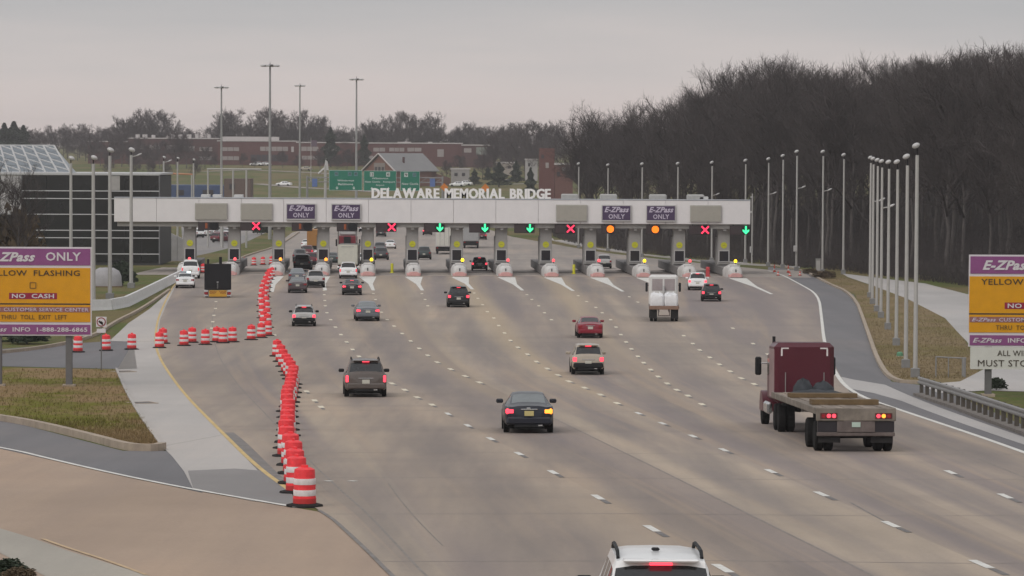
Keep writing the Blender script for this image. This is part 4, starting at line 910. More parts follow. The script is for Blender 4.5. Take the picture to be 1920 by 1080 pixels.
w1 = car('white van with roof rails and lit high brake light at the bottom edge', 'van', 1240, 1276, c_white, (1080, 900), W=1.84, H=1.72, Ls=1.0, rack=True)
B(-.10, .02, 1.0, 1.16, 1.735, 1.78, bev=.02).build('roof_antenna', M_TRIM, w1)
s1 = car('black sedan with yellow plate, right tail light glowing amber', 'sedan', 992, 814, c_navy, (935, 720), W=1.80, H=1.46, plate=M_PLATEY, glass=M_GLASS2, amber=True, hi=False)
B(-.09, .05, -.03, .0, .88, .94, bev=.01).build('badge', M_CHROME, s1)
car('brown minivan with lit brake lights beside the near drum row', 'van', 686, 746, c_brown, (640, 660), W=1.92, H=1.72, plate=M_PLATE, rack=True, lower=c_brown, tail='lit', cat='minivan')
car('pale gold compact SUV with lit brake lights and dark bumper', 'suv', 1103, 704, c_gold, (1030, 620), W=1.72, H=1.63, Ls=.93, cat='suv')
car('red sedan in the middle of the road', 'sedan', 1107, 635, c_red, (1030, 560), W=1.72, H=1.42, tail='off', hi=False)
car('black boxy SUV with bright brake lights', 'suv', 860, 577, c_black, (835, 540), W=1.84, H=1.76, lower=c_black, cat='suv')
car('slate blue sedan angled between two lanes', 'sedan', 690, 603, c_blue, (655, 570), W=1.80, tail='lit', hi=False, glass=M_GLASS2)
car('silver hatchback with roof rack left of the slate blue sedan', 'suv', 570, 613, c_silver, (566, 570), W=1.74, H=1.50, Ls=.95, rack=True)
car('black sedan with lit brake lights behind the white minivan', 'sedan', 660, 554, c_black, (655, 525), W=1.80, H=1.44)
car('dull plum sedan beside the drum row', 'sedan', 558, 550, c_plum, (560, 520), W=1.78, tail='off', hi=False, glass=M_GLASS2)
car('silver SUV queueing right of the plum sedan', 'suv', 592, 540, c_silver, (570, 518), W=1.84, H=1.68, tail='off', hi=False, cat='suv')
car('dark blue sedan queueing ahead of the plum sedan', 'sedan', 557, 531, c_blue, (560, 505), W=1.78, tail='off', hi=False, glass=M_GLASS2)
car('white minivan queueing behind the cream truck', 'van', 653, 523, c_white, (651, 505), W=1.90, H=1.74, tail='dim', lower=c_white, hi=False, cat='minivan')
car('white SUV with lit brake lights right of the white flatbed', 'suv', 1308, 545, c_white, (1300, 520), W=1.84, H=1.70, lower=c_white, cat='suv')
car('black small SUV with lit brake lights below the white SUV', 'suv', 1334, 566, c_black, (1315, 535), W=1.74, H=1.55, Ls=.92, lower=c_black, cat='suv')
car('black car with glowing red brake lights inside a toll lane', 'suv', 899, 508, c_wine if 0 else c_black, (897, 480), W=1.86, H=1.58, lower=c_black)
pc_ = car('white police sedan with a light bar by the left barrier', 'sedan', 347, 541, c_white, (357, 515), W=1.82, tail='off', hi=False, cat='police car')
B(-.5, .12, 1.9, 2.15, 1.455, 1.55, bev=.03).build('light_bar', mat('dull light bar', (.2, .25, .3), .4), pc_); B(.14, .5, 1.9, 2.15, 1.455, 1.56, bev=.03).build('lit_beacon', mat('white beacon', (.8, .95, 1), .4, emit=2.0, ecol=(.7, .95, 1)), pc_)
car('white van waiting ahead of the police sedan', 'van', 357, 523, c_white, (372, 500), W=1.90, H=1.95, tail='dim', hi=False, cat='van', lower=c_white, lod=1)
far = [('silver SUV just beyond the right-hand booths', 'suv', 1133, 504, c_silver, 1.8, 1.68, 'off', 'suv'), ('dark pickup-like SUV queueing in the lane right of the drums', 'suv', 566, 508, c_slate, 2.0, 1.85, 'off', 'suv'),
       ('wine red SUV half hidden beside the dark SUV', 'suv', 583, 500, c_wine, 1.8, 1.7, 'dim', 'suv'), ('grey SUV ahead of the dark SUV in the queue', 'suv', 561, 492, c_grey, 1.8, 1.7, 'off', 'suv'), ('dark red car ahead of the queue left of the truck', 'suv', 575, 482, c_wine, 1.8, 1.6, 'dim', 'car'),
       ('white SUV half hidden behind the booth left of the truck', 'suv', 598, 496, c_white, 1.8, 1.7, 'off', 'suv'), ('small white car far up the left lane beyond the booths', 'sedan', 574, 466, c_white, 1.7, 1.4, 'off', 'car'),
       ('dark green car half hidden left of the cream truck', 'sedan', 622, 496, c_green, 1.8, 1.45, 'off', 'car'), ('white car half hidden right of the cream truck', 'suv', 677, 498, c_white, 1.75, 1.5, 'off', 'car'),
       ('dark SUV beyond the yellow lamp booth, nearer of two', 'suv', 714, 488, c_slate, 1.9, 1.7, 'off', 'suv'), ('grey SUV beyond the yellow lamp booth, farther of two', 'suv', 712, 475, c_grey, 1.85, 1.65, 'off', 'suv'), ('white sedan beyond the booths right of the grey SUV', 'sedan', 731, 467, c_white, 1.75, 1.4, 'off', 'car'),
       ('dark blue SUV far up the road below the red cross', 'suv', 714, 444, c_slate, 1.8, 1.7, 'off', 'suv'), ('dark green pickup between the booths left of the white trailer', 'suv', 795, 487, c_green, 1.85, 1.75, 'off', 'pickup'),
       ('red and dark car far up the road left of the white trailer', 'suv', 801, 441, c_wine, 1.75, 1.6, 'lit', 'car'), ('maroon car far up the road right of the grey trailer', 'suv', 903, 450, c_wine, 1.8, 1.6, 'dim', 'car'), ('white SUV far up the road left of the cream truck', 'suv', 597, 433, c_white, 1.8, 1.7, 'off', 'suv'),
       ('white SUV far up the road right of the red tractor', 'suv', 681, 435, c_white, 1.8, 1.7, 'off', 'suv')]
for lab, k, u, v, pc, W_, H_, tl, ct in far: car(lab, k, u, v, pc, None, W_, H_, .95, tl, tl == 'lit', lod=1, cat=ct, group='cars beyond the booths')
for i, (u, v, c, k) in enumerate([(377, 446, c_white, 'suv'), (387, 443, c_silver, 'sedan'), (396, 443, c_white, 'suv'), (402, 455, c_wine, 'suv'), (408, 442, c_silver, 'suv'), (418, 444, c_white, 'sedan'), (424, 453, c_wine, 'suv'), (500, 431, c_white, 'sedan'), (511, 431, c_silver, 'suv')]):
    car('parked car in the lot beyond the leftmost booths, %s from the left' % ORD[i], k, u, v, c, None, 1.8, None, .95, 'off', False, lod=1, ang=.5 * (-1) ** i, cat='car', group='parked cars left of the plaza')
for i, (u, v, c) in enumerate([(492, 311, c_white), (497, 311, c_silver), (508, 311, c_white), (585, 320, c_gold), (547, 349, c_white), (975, 342, c_grey), (872, 350, c_white), (886, 348, c_white)]):
    car('tiny pale car parked on the hillside below the school, %s from the left' % ORD[i], 'sedan', u, v, c, None, 1.8, None, 1.0, 'off', False, lod=1, ang=1.4, cat='car', group='cars parked by the school')

# --- maroon tractor with flatbed trailer
M_MAROON = paint('maroon', (.082, .007, .017), .4); M_DECK = mat('worn deck plank', (.235, .19, .155), .85, var=.4, scale=1.5, stretch=(1, .1, 1)); M_ALU = mat('dull aluminium', (.20, .17, .14), .7, .1, .35, 2); M_TIMB = mat('brown timber', (.15, .098, .048), .8, var=.2, scale=3); M_TARP = mat('grey tarpaulin', (.032, .036, .042), .75, var=.25, scale=3, bump=.4); M_STAIN = mat('stained steel', (.15, .12, .11), .6, .3, .3, 3)
def dual(t, y, xs=(1.02, .70), r=.50, w=.27):
    for sx in (-1, 1):
        for x in xs: wheel(t, sx * x, y, r, w)
pt = G(1605, 849, .062); rzt = heading(pt, (1332, 721)); 
t = thing('semi_truck', 'maroon tractor pulling an empty wood-decked flatbed trailer at right', 'truck', pt, rzt); tilt(t); RT = t.rotation_euler.to_matrix()
t_semi = t; LT = 15.4; DZ = 1.42
npl = 8
for k in range(npl):
    a = -1.22 + 2.44 * k / npl; b = -1.22 + 2.44 * (k + 1) / npl
    B(a + .012, b - .012, .12, LT, DZ - .06, DZ + (.012 if k % 2 else 0)).build('deck_plank', M_DECK, t)
for sx in (-1, 1): B(*((1.23, 1.31) if sx > 0 else (-1.31, -1.23)), 0, LT, DZ - .20, DZ + .03, bev=.02).build('side_rail', M_ALU, t)
B(-1.31, 1.31, -.02, .11, DZ - .40, DZ + .02, bev=.02).build('rear_sill', M_ALU, t)
for sx in (-1, 1):
    B(sx * .90 - .28, sx * .90 + .28, -.035, -.022, DZ - .33, DZ - .14).build('light_panel', mat('dark red panel', (.10, .02, .02), .5), t)
    for k in (-1, 0, 1):
        lit = k != (-1 if sx < 0 else 1)
        MB().lathe([(.068, -.012), (.068, 0)], 12, (sx * .90 + k * .17, -.037, DZ - .235), 'y').build('tail_light', M_TORG if (sx > 0 and k == 0) else (M_TLIT if lit else M_TAIL), t)
B(-.62, .62, .0, .1, .66, DZ - .41).build('rear_panel', M_STAIN, t); B(-.14, .14, -.03, -.002, .82, .98).build('licence_plate', mat('pale green plate', (.45, .55, .48), .5), t)
B(-1.28, 1.28, .02, .14, .52, .65, bev=.02).build('underride_bar', M_STAIN, t)
for sx in (-1, 1):
    B(sx * .86 - .36, sx * .86 + .36, .16, .19, .30, .98).build('mud_flap', M_RUB, t)
    B(sx * .86 - .40, sx * .86 + .40, .06, .15, .66, DZ - .41).build('corner_plate', mat('dark wet steel', (.04, .035, .04), .3, .3), t)
    B(sx * .45 - .08, sx * .45 + .08, .3, LT - .5, .95, DZ - .07).build('frame_rail', M_STAIN, t)
dual(t, .95, (1.14, .82)); dual(t, 3.4, (1.14, .82))
for y in (.95, 3.4): MB().cyl((-1.0, y, .5), (1.0, y, .5), .09).build('axle', M_UNDER, t)
cab = LT + .75
B(-1.12, 1.12, cab, cab + 2.2, 1.0, 3.25, bev=.16).build('sleeper', M_MAROON, t, smooth=30)
B(-1.06, 1.06, cab + 2.1, cab + 3.6, 1.0, 2.85, bev=.14).build('cab', M_MAROON, t, smooth=30)
B(-1.135, -1.10, cab + .15, cab + 1.9, 1.2, 3.0, bev=.01).build('painted_lit_side', mat('maroon painted as lit side', (.30, .20, .20), .4), t)  # light on the cab's left side put into this panel's pale colour
for sx in (-1, 1): B(*((1.05, 1.075) if sx > 0 else (-1.075, -1.05)), cab + 2.4, cab + 3.3, 2.0, 2.62).build('side_window', M_GLASS, t)
B(-.85, .85, cab + 3.4, cab + 5.6, .9, 2.0, bev=.18).build('hood', M_MAROON, t, smooth=30)
B(-.95, .95, cab + 5.5, cab + 5.75, .45, .85, bev=.05).build('front_bumper', M_CHROME, t)
for sx in (-1, 1):
    m_ = MB(); pr_ = []
    for k in range(9): an = math.pi * k / 8; pr_.append((cab + 4.7 + .72 * math.cos(an), .55 + .78 * math.sin(an)))
    m_.prism(pr_, sx * .82 - .36, sx * .82 + .36, 'x'); m_.build('fender', M_MAROON, t, smooth=40)
    wheel(t, sx * 1.02, cab + 4.7, .50, .28)
    B(sx * 1.42 - .12, sx * 1.42 + .12, cab + 3.25, cab + 3.4, 1.95, 2.65, bev=.05).build('mirror', M_TRIM, t); MB().cyl((sx * 1.0, cab + 3.3, 2.4), (sx * 1.35, cab + 3.3, 2.4), .025).build('mirror_arm', M_CHROME, t)
    for px_ in (.83,):
        B(sx * px_ - .24, sx * px_ + .04, cab - .012, cab - .003, 3.02, 3.07).build('reflective_mark', M_BAND, t) if sx > 0 else B(-.87, -.59, cab - .012, cab - .003, 3.02, 3.07).build('reflective_mark', M_BAND, t)
        B(sx * .85 - .03, sx * .85 + .03, cab - .013, cab - .004, 2.76, 3.02).build('reflective_mark', M_BAND, t)
    MB().cyl((sx * .72, cab - .12, 1.35), (sx * .72, cab - .12, 2.15), .018).build('chain_rack_post', M_GALV, t)
    B(*((1.1, 1.3) if sx > 0 else (-1.3, -1.1)), cab + .9, cab + 2.6, .55, 1.0, bev=.08).build('fuel_tank', M_CHROME, t)
    B(sx * .42 - .06, sx * .42 + .06, cab - 2.2, cab + 3.4, .75, .98).build('chassis_rail', M_UNDER, t)
dual(t, cab - .35); dual(t, cab - 1.7)
MB().cyl((-.95, cab + 2.0, 3.2), (-.95, cab + 2.0, 3.45), .06).build('stack', M_TRIM, t)
def on_trailer(name, label, cat, builder, y, z=DZ + .015, x=0.0, group=None):
    o = thing(name, label, cat, pt + RT @ Vector((x, y, z)), rzt, group); o.rotation_euler = t_semi.rotation_euler; builder(o); return o
def beams(o, w=1.15, h=.16, sk=.0):
    for k in range(3): MB().add([(x + sk * (y), y + k * .32, z) for x in (-w, w) for y in (0, .26) for z in (0, h)], [(0, 1, 3, 2), (4, 6, 7, 5), (0, 4, 5, 1), (2, 3, 7, 6), (0, 2, 6, 4), (1, 5, 7, 3)]).build('beam', M_TIMB, o)
on_trailer('timber_bundle', 'brown timber beams lying across the rear of the flatbed deck', 'timber', lambda o: beams(o, 1.12, .17), 3.0, group='timbers on the flatbed')
on_trailer('timber_bundle', 'brown timber beams lying across the front half of the flatbed deck', 'timber', lambda o: beams(o, 1.2, .15), 9.6, group='timbers on the flatbed')
def tarp(o):
    random.seed(4)
    for cx_, w_, h_ in ((-.42, .38, .60), (.28, .46, .50)):
        m_ = MB(); ellipsoid(m_, (0, 0, 0), w_, .55, h_, 0, 14); m_.v = [(x * random.uniform(.9, 1.1) + cx_, y, max(0, z * random.uniform(.9, 1.08))) for x, y, z in m_.v]; m_.build('bundle', M_TARP, o, smooth=50)
    m_ = MB(); ellipsoid(m_, (0, 0, 0), 1.05, .8, .22, 0, 16); m_.v = [(x, y - .4, max(0, z * random.uniform(.7, 1.2))) for x, y, z in m_.v]; m_.build('spread_sheet', M_TARP, o, smooth=50)
on_trailer('tarpaulin', 'grey tarpaulins bundled on the flatbed behind the maroon cab', 'tarpaulin', tarp, 12.6)

# --- white flatbed with bags
pt2 = G(1245, 604, .062); rz2 = heading(pt2, (1235, 560))
t = thing('flatbed_truck', 'white flatbed truck with a brown wooden tail heading for the booths', 'truck', pt2, rz2); tilt(t); RT2 = t.rotation_euler.to_matrix(); E2 = t.rotation_euler.copy()
M_WTRK = paint('truck white', (.66, .64, .62), .4)
for k in range(6): B(-1.08 + .36 * k + .008, -.72 + .36 * k - .008, .06, 5.6, 1.04, 1.12).build('deck_plank', M_DECK, t)
B(-1.1, 1.1, -.06, .05, .92, 1.20, bev=.02).build('tail_board', mat('brown board', (.23, .14, .10), .8, var=.2, scale=2), t)
for sx in (-1, 1):
    B(*((1.09, 1.13) if sx > 0 else (-1.13, -1.09)), 0, 5.6, .98, 1.16).build('side_rail', M_STAIN, t)
    B(sx * .80 - .27, sx * .80 + .27, .25, .28, .25, .95).build('mud_flap', M_RUB, t)
    B(sx * .4 - .05, sx * .4 + .05, .2, 7.5, .70, 1.03).build('frame_rail', M_UNDER, t)
    B(sx * .42 - .04, sx * .42 + .04, .0, .1, .45, .92).build('hitch_post', M_STAIN, t)
    wheel(t, sx * .95, 7.6, .48, .26); B(sx * 1.28 - .09, sx * 1.28 + .09, 7.9, 8.05, 2.0, 2.7, bev=.04).build('mirror', M_TRIM, t); MB().cyl((sx * 1.0, 7.95, 2.5), (sx * 1.25, 7.95, 2.5), .025).build('mirror_arm', M_TRIM, t)
B(-.42, .42, .02, .09, .42, .50).build('hitch_bar', M_STAIN, t)
dual(t, 1.3, (.93, .64), .48, .25); B(-1.1, 1.1, .85, 1.0, .0 + .9, .98).build('cross_member', M_UNDER, t)
B(-1.12, 1.12, 5.75, 7.3, 1.0, 3.35, bev=.16).build('cab', M_WTRK, t, smooth=30); B(-1.05, 1.05, 7.2, 8.8, .8, 2.5, bev=.2).build('hood', M_WTRK, t, smooth=30)
for sx in (-1, 1): B(sx * .47 - .40, sx * .47 + .40, 5.73, 5.742, 2.15, 3.05, bev=.005).build('rear_window', mat('pale rear pane', (.36, .31, .31), .15, var=.1), t)
B(-.08, .08, 5.45, 5.7, 1.2, 2.55, bev=.02).build('exhaust_stack', M_LUM, t)
M_BAG = mat('white bulk bag', (.76, .75, .76), .7, var=.08, scale=3, bump=.4)
for k, (x, y) in enumerate(((-.53, .35), (.53, .35), (-.53, 1.6), (.53, 1.6), (-.53, 2.85), (.53, 2.85))):
    o = thing('bulk_bag', 'white bulk bag on the flatbed deck, %s row, %s side' % (('rear', 'middle', 'front')[k // 2], ('left', 'right')[k % 2]), 'bag', pt2 + RT2 @ Vector((x, y, 1.125)), rz2, 'bulk bags on the white flatbed'); o.rotation_euler = E2
    random.seed(k); m_ = MB(); rg = []
    for z, sc_ in ((0, .96), (.12, 1.02), (.45, 1.03), (.74, 1.0), (.86, .88), (.93, .45)):
        rg.append([(sc_ * .50 * math.copysign(abs(math.cos(a)) ** .28, math.cos(a)) * random.uniform(.90, 1.07), .56 + sc_ * .56 * math.copysign(abs(math.sin(a)) ** .28, math.sin(a)), z + random.uniform(-.08, .06) * (z > 0)) for a in [2 * math.pi * q / 16 for q in range(16)]])
    loft(rg, m_); m_.build('sack', M_BAG, o, smooth=22)
    for q in (-.3, .3): MB().cyl((q, .4, .88), (q * .6, .55, 1.02), .03).build('loop', M_BAG, o)

# --- truck with black folded crash cushion and amber chevrons
p3 = G(408, 559, .062); t = thing('cushion_truck', 'white work truck carrying a big black board and amber chevrons', 'truck', p3, heading(p3, (412, 530))); tilt(t)
B(-1.17, 1.20, .25, .55, .72, 3.0, bev=.03).build('black_board', M_DARK, t); B(-.05, .05, .19, .24, .8, 1.3).build('latch', M_STEEL, t); B(-.08, .08, .19, .245, 1.35, 1.43).build('latch', M_LUM, t)
B(-.75, .80, .0, .2, .10, .66, bev=.03).build('chevron_board', mat('amber board', (.60, .32, .03), .5), t)
for k in (-2, -1, 0, 1, 2):
    for sx in (-1, 1):
        x = .02 + sx * (.10 + .13 * (k + 2)); MB().prism([(x, .62), (x + sx * .06, .62), (x + sx * .06 + sx * .16, .36), (x + sx * .16, .36)] if abs(x + sx * .22) < .76 else [(x, .62), (x + sx * .06, .62), (x + sx * .1, .5), (x + sx * .04, .5)], -.012, -.003).build('chevron_stripe', mat('chevron red', (.25, .07, .02), .5), t)
for sx in (-1, 1):
    B(sx * 1.02 - .18, sx * 1.02 + .18, .1, .5, .52, .68, bev=.02).build('rear_light_box', M_LUM, t); B(sx * 1.02 - .15, sx * 1.02 + .15, .12, .4, .30, .50).build('tail_light', M_TAIL, t); B(sx * 1.02 - .18, sx * 1.02 + .18, .08, .5, .14, .26).build('bumper_end', M_LUM, t)
    wheel(t, sx * .98, 1.4, .45, .28); wheel(t, sx * .98, 4.9, .45, .28)
B(-1.1, 1.1, .6, 3.6, .6, 1.2).build('truck_bed', M_WTRK, t); B(-1.05, 1.05, 3.7, 5.6, .6, 2.3, bev=.2).build('cab', M_WTRK, t, smooth=30)
MB().cyl((-.85, .8, 2.5), (-.85, .8, 3.4), .1).build('mast', M_DARK, t); MB().cyl((.25, .8, 2.5), (.25, .8, 3.6), .14).build('mast', M_DARK, t)

# --- trucks beyond the booths
def box_truck(label, u, v, W_, H_, L_, m_, back, z0=.95, cat='truck', cab=None, dd=None, doors=None):
    p = G(u, v, .06) if dd is None else Vector((at(u, v, dd).x, dd, gz(dd) + .02))
    t = thing('box_truck', label, cat, p, 0, 'trucks beyond the booths'); w = W_ / 2
    B(-w, w, 0, L_, z0, H_, bev=.05).build('box', m_, t); B(-w * .92, w * .92, -.03, -.004, z0 + .15, H_ - .12).build('rear_door', back, t)
    if doors:
        for k in (-.5, .0, .5): B(w * k - .03, w * k + .03, -.06, -.032, z0 + .2, H_ - .15).build('door_bar', doors, t)
    B(-w, w, .0, .25, .45, z0 - .02, bev=.03).build('bumper', M_UNDER, t); B(-w * .9, w * .9, .3, L_, .7, z0 - .004).build('chassis', M_UNDER, t)
    for sx in (-1, 1):
        wheel(t, sx * (w - .2), 1.4, .48, .3); B(sx * (w - .25) - .12, sx * (w - .25) + .12, -.03, -.005, z0 - .25, z0 - .1).build('tail_light', M_TAIL, t)
        if L_ > 8: wheel(t, sx * (w - .2), 2.6, .48, .3)
    if cab: B(-w * .93, w * .93, L_ + .1, L_ + 2.2, .6, cab, bev=.2).build('cab', M_WTRK, t, smooth=30)
    return t
M_CREAM = paint('cream box', (.56, .54, .46), .5); M_GBOX = mat('grey trailer', (.36, .36, .36), .5, .1, .1); M_RBOX = paint('red body', (.20, .02, .03), .4); M_OBOX = mat('orange brown box', (.34, .16, .04), .6)
t = box_truck('cream box truck waiting in the lane between two booths', 652, 512, 2.2, 3.1, 6.0, M_CREAM, mat('cream door', (.60, .58, .50), .6), .9, cab=2.4)
B(-.7, .7, -.07, -.035, 2.86, 2.92).build('door_seam', M_GREYC, t)
t = thing('tow_truck', 'red tractor with a white roof fairing ahead of the cream truck', 'truck', G(649, 492, .06))
B(-1.25, 1.25, 3, 5.0, .9, 3.3, bev=.12).build('cab', M_RBOX, t, smooth=30); B(-.45, .45, 2.9, 2.99, 1.2, 3.2).build('rear_window', M_GLASS, t); B(-1.05, 1.15, 3.2, 5.0, 3.31, 4.2, bev=.2).build('roof_fairing', M_LUM, t)
for sx in (-1, 1):
    for y in (.6, 1.9): wheel(t, sx * .95, y, .5, .5)
    B(sx * 1.5 - .1, sx * 1.5 + .1, 5, 5.2, 1.9, 2.8, bev=.03).build('mirror', M_TRIM, t); MB().cyl((sx * 1.15, 3.0, 1), (sx * 1.15, 3.0, 3.9), .09).build('stack', M_CHROME, t)
B(-.9, .9, 0, 3, .7, 1.1).build('chassis', M_UNDER, t); B(-1.1, 1.1, 5, 6.8, .6, 2.2, bev=.2).build('hood', M_RBOX, t)
box_truck('orange brown box truck beyond the booth left of the cream truck', 590, 474, 2.3, 3.4, 6, M_OBOX, M_OBOX, 1.0)
box_truck('white box trailer with door bars beyond the booths', 833, 477, 2.5, 4.0, 14, mat('white trailer', (.60, .58, .57), .5), mat('pale trailer door', (.62, .60, .54), .5), 1.1, doors=M_GREYC)
box_truck('grey box trailer right of the white trailer beyond the booths', 883, 466, 2.5, 4.0, 14, M_GBOX, M_GBOX, 1.15)
# ------------------------------------------------------------------ glass building at left
DB = 424.0; SB = F / DB
def bx(u): return (u - 960) / SB
ZG = gz(DB)
def bz(v): return CAMZ - (v + (-800) * .0044 * -1 * 0 - HV + 3.2) / SB
t = thing('glass_building', 'dark glass office building with white mullions and sloping skylight, left of the canopy', 'building', (0, DB, ZG))
xr, xl = bx(298), bx(-150); zt = bz(328) - ZG
M_BGL = mat('dark facade glass', (.014, .015, .017), .12, var=.2, scale=.4, spec=.6); M_MUL = mat('white mullion', (.52, .515, .52), .5, var=.04); M_BWALL = mat('pale wall panel', (.50, .485, .48), .6)
B(xl, xr - .1, .35, 16, 0, zt - .1).build('core', mat('dark core', (.05, .05, .05), .7), t)
rows = [bz(v) - ZG for v in (328, 358, 372.5, 402, 432, 446, 476)] + [0.4]
colu = [-150, -100, -50, 0, 40, 86, 132, 178, 205, 232, 265, 298]
for a, b in zip(colu, colu[1:]):
    for za, zb in zip(rows, rows[1:]):
        pale = (a < 40 and za > rows[2] - .1 and za < zt + .1 and b <= 40)
        B(bx(a) + .03, bx(b) - .03, .12, .22, zb + .06, za - .06).build('wall_panel' if pale else 'glass_pane', M_BWALL if pale else M_BGL, t)
for z in rows[:-1]: B(xl, xr, .02, .2, z - .065, z + .05).build('mullion', M_MUL, t)
for u in (40, 132, 205, 298): B(bx(u) - .07, bx(u) + .07, .04, .21, .2, zt - .1).build('mullion', mat('grey mullion', (.16, .16, .165), .5), t)
B(bx(208), bx(224), .06, .18, rows[1] + .1, rows[0] - .1).build('blind', M_GREYC, t)
B(xl, xr + .1, -.05, 16, zt, zt + .22).build('roof_slab', M_MUL, t)
# skylight
z0s, z1s = zt + .22, bz(274) - ZG
xa, xb, xt = bx(-150), bx(131), bx(94)
sk = MB().add([(xa, .3, z0s), (xb, .3, z0s), (xt, 3.2, z1s), (xa, 3.2, z1s), (xb, 6.1, z0s), (xa, 6.1, z0s)], [(0, 1, 2, 3), (1, 4, 2), (4, 5, 3, 2)]).build('skylight', mat('skylight core', (.30, .32, .34), .3), t)
M_SKG = mat('skylight glass', (.20, .225, .25), .12, var=.1, spec=.7)
def skp(f, g): # f along, g up the slope
    lo = xa + (xb - xa) * f; hi = xa + (xt - xa) * f
    return Vector((lo + (hi - lo) * g, .3 + 2.9 * g - .05, z0s + (z1s - z0s) * g + .03))
nf, ng = 12, 4
for i in range(nf):
    for j in range(ng):
        q = [skp((i + .04) / nf, (j + .05) / ng), skp((i + .96) / nf, (j + .05) / ng), skp((i + .96) / nf, (j + .95) / ng), skp((i + .04) / nf, (j + .95) / ng)]
        MB().quad(*q).build('skylight_pane', M_SKG, sk)
for i in range(nf + 1): MB().cyl(skp(i / nf, 0), skp(i / nf, 1), .12, .12, 6).build('rafter', M_MUL, sk)
for i in range(nf):
    for j in range(ng): MB().cyl(skp(i / nf, (j + 1) / ng), skp((i + 1) / nf, (j + .35) / ng), .085, .085, 5).build('diagonal_bar', M_MUL, sk)
MB().cyl(skp(0, 1), skp(1, 1), .09, .09, 6).build('ridge_bar', M_MUL, sk); MB().cyl(skp(0, 0), skp(1, 0), .09, .09, 6).build('eave_bar', M_MUL, sk)

# rocks and lot clutter by the building
a_, b_ = at(299, 428, 452), at(349, 428, 452); t = thing('retaining_wall', 'pale concrete wall between the glass building and the leftmost booth', 'wall', (a_.x, 452, gz(452)))
for k in range(3): w_ = (b_.x - a_.x) / 3; MB().prism([(w_ * k + .02, 0), (w_ * (k + 1) - .02, 0), (w_ * (k + 1) - .02, a_.z - gz(452) - .5 * (k + 1)), (w_ * k + .02, a_.z - gz(452) - .5 * k)], 0, .5).build('wall_panel', mat('pale stained concrete', (.44, .425, .42), .85, var=.15, scale=.6), t)
t = thing('covered_pallet', 'pale grey covered lump on the grass before the glass building', 'cover', G(200, 538)); random.seed(2)
rg = []
for z, k in ((0, 1.0), (.5, 1.05), (1.1, .95), (1.6, .80), (1.85, .45)): rg.append([(k * 1.45 * math.cos(a) * random.uniform(.93, 1.05), k * .9 * math.sin(a), z + random.uniform(-.06, .06) * (z > 0)) for a in [2 * math.pi * q / 14 for q in range(14)]])
loft(rg).build('sheet', mat('grey sheet', (.36, .345, .355), .8, var=.12, scale=1.5, bump=.4), t, smooth=70); B(-1.5, 1.5, -.9, .9, 0, .10).build('pallet', M_TIMB, t)

# ------------------------------------------------------------------ green road signs
DG = 700.0; SG = F / DG
M_GREEN = mat('sign green', (.008, .17, .105), .5, var=.06); M_SGT = mat('sign pale text', (.50, .56, .53), .5)
def gsign(u0, u1, v0, v1, label, shields, lines, arrows):
    a, b = at(u0, v0, DG), at(u1, v1, DG); c = (a + b) / 2; w, h = (b.x - a.x) / 2, (a.z - b.z) / 2
    t = thing('road_sign', label, 'road sign', c, 0, 'green overhead road signs')
    B(-w, w, 0, .12, -h, h).build('border', M_SGT, t); B(-w + .07, w - .07, -.03, -.002, -h + .07, h - .07).build('face', M_GREEN, t)
    for x, tx, m_ in shields:
        B(x * w - .38, x * w + .38, -.06, -.032, h * .42, h * .85, bev=.01).build('shield', m_, t); txt(t, 'lettering', tx, x * w - .25, x * w + .25, h * .50, h * .77, -.065, M_SBLK, 0, .02)
    for s, x0, x1, z in lines: txt(t, 'lettering', s, x0 * w, x1 * w, z * h - .22, z * h + .22, -.04, M_SGT, 0, .03)
    for x in arrows: MB().prism([(x * w - .09, -h * .62), (x * w + .09, -h * .62), (x * w + .09, -h * .74), (x * w + .3, -h * .74), (x * w, -h * .92), (x * w - .3, -h * .74), (x * w - .09, -h * .74)], -.05, -.032).build('arrow', M_SGT, t)
M_SHB = mat('shield blue grey', (.10, .22, .24), .5)
gsign(617, 679, 319, 357, 'green overhead sign farthest left with two arrows', [(-.55, '95', M_SHB), (.25, '295', M_SHB), (.62, '495', M_SHB)], [('Wilmington', -.5, .5, -.05), ('Baltimore', -.45, .45, -.38)], (-.52, .5))
gsign(682, 743, 320, 358, 'green overhead sign in the middle with two white shields', [(-.5, '13', M_SGT), (.5, '40', M_SGT)], [('Wilmington', -.5, .5, .22), ('New Castle   Newport', -.92, .92, -.12), ('Airport', -.26, .26, -.45)], (-.5, .52))
gsign(751, 787, 321, 358, 'green overhead sign farthest right, the narrow one', [(-.42, '9', M_SGT), (.45, '273', M_SHB)], [('New Castle', -.85, .85, -.28)], (0,))
p = at(680, 350, DG + .5); p.z = gz(DG); t = thing('sign_gantry', 'grey steel gantry carrying the green road signs', 'gantry', p); 
ga, gb = at(576, 332, DG + .5).x - p.x, at(830, 332, DG + .5).x - p.x; zg1 = at(680, 333, DG).z - p.z
for x in (ga, gb): MB().cyl((x, 0, -.5), (x, 0, zg1 + .3), .28, .22).build('column', M_GALV, t, smooth=50)
for dz_ in (0, -.9): MB().cyl((ga, .2, zg1 + dz_), (gb, .2, zg1 + dz_), .10).build('chord', M_GALV, t)
nbr = 18
for k in range(nbr): xa_, xb_ = ga + (gb - ga) * k / nbr, ga + (gb - ga) * (k + 1) / nbr; MB().cyl((xa_, .2, zg1 - .9 * (k % 2)), (xb_, .2, zg1 - .9 * ((k + 1) % 2)), .05, .05, 5).build('brace', M_GALV, t)
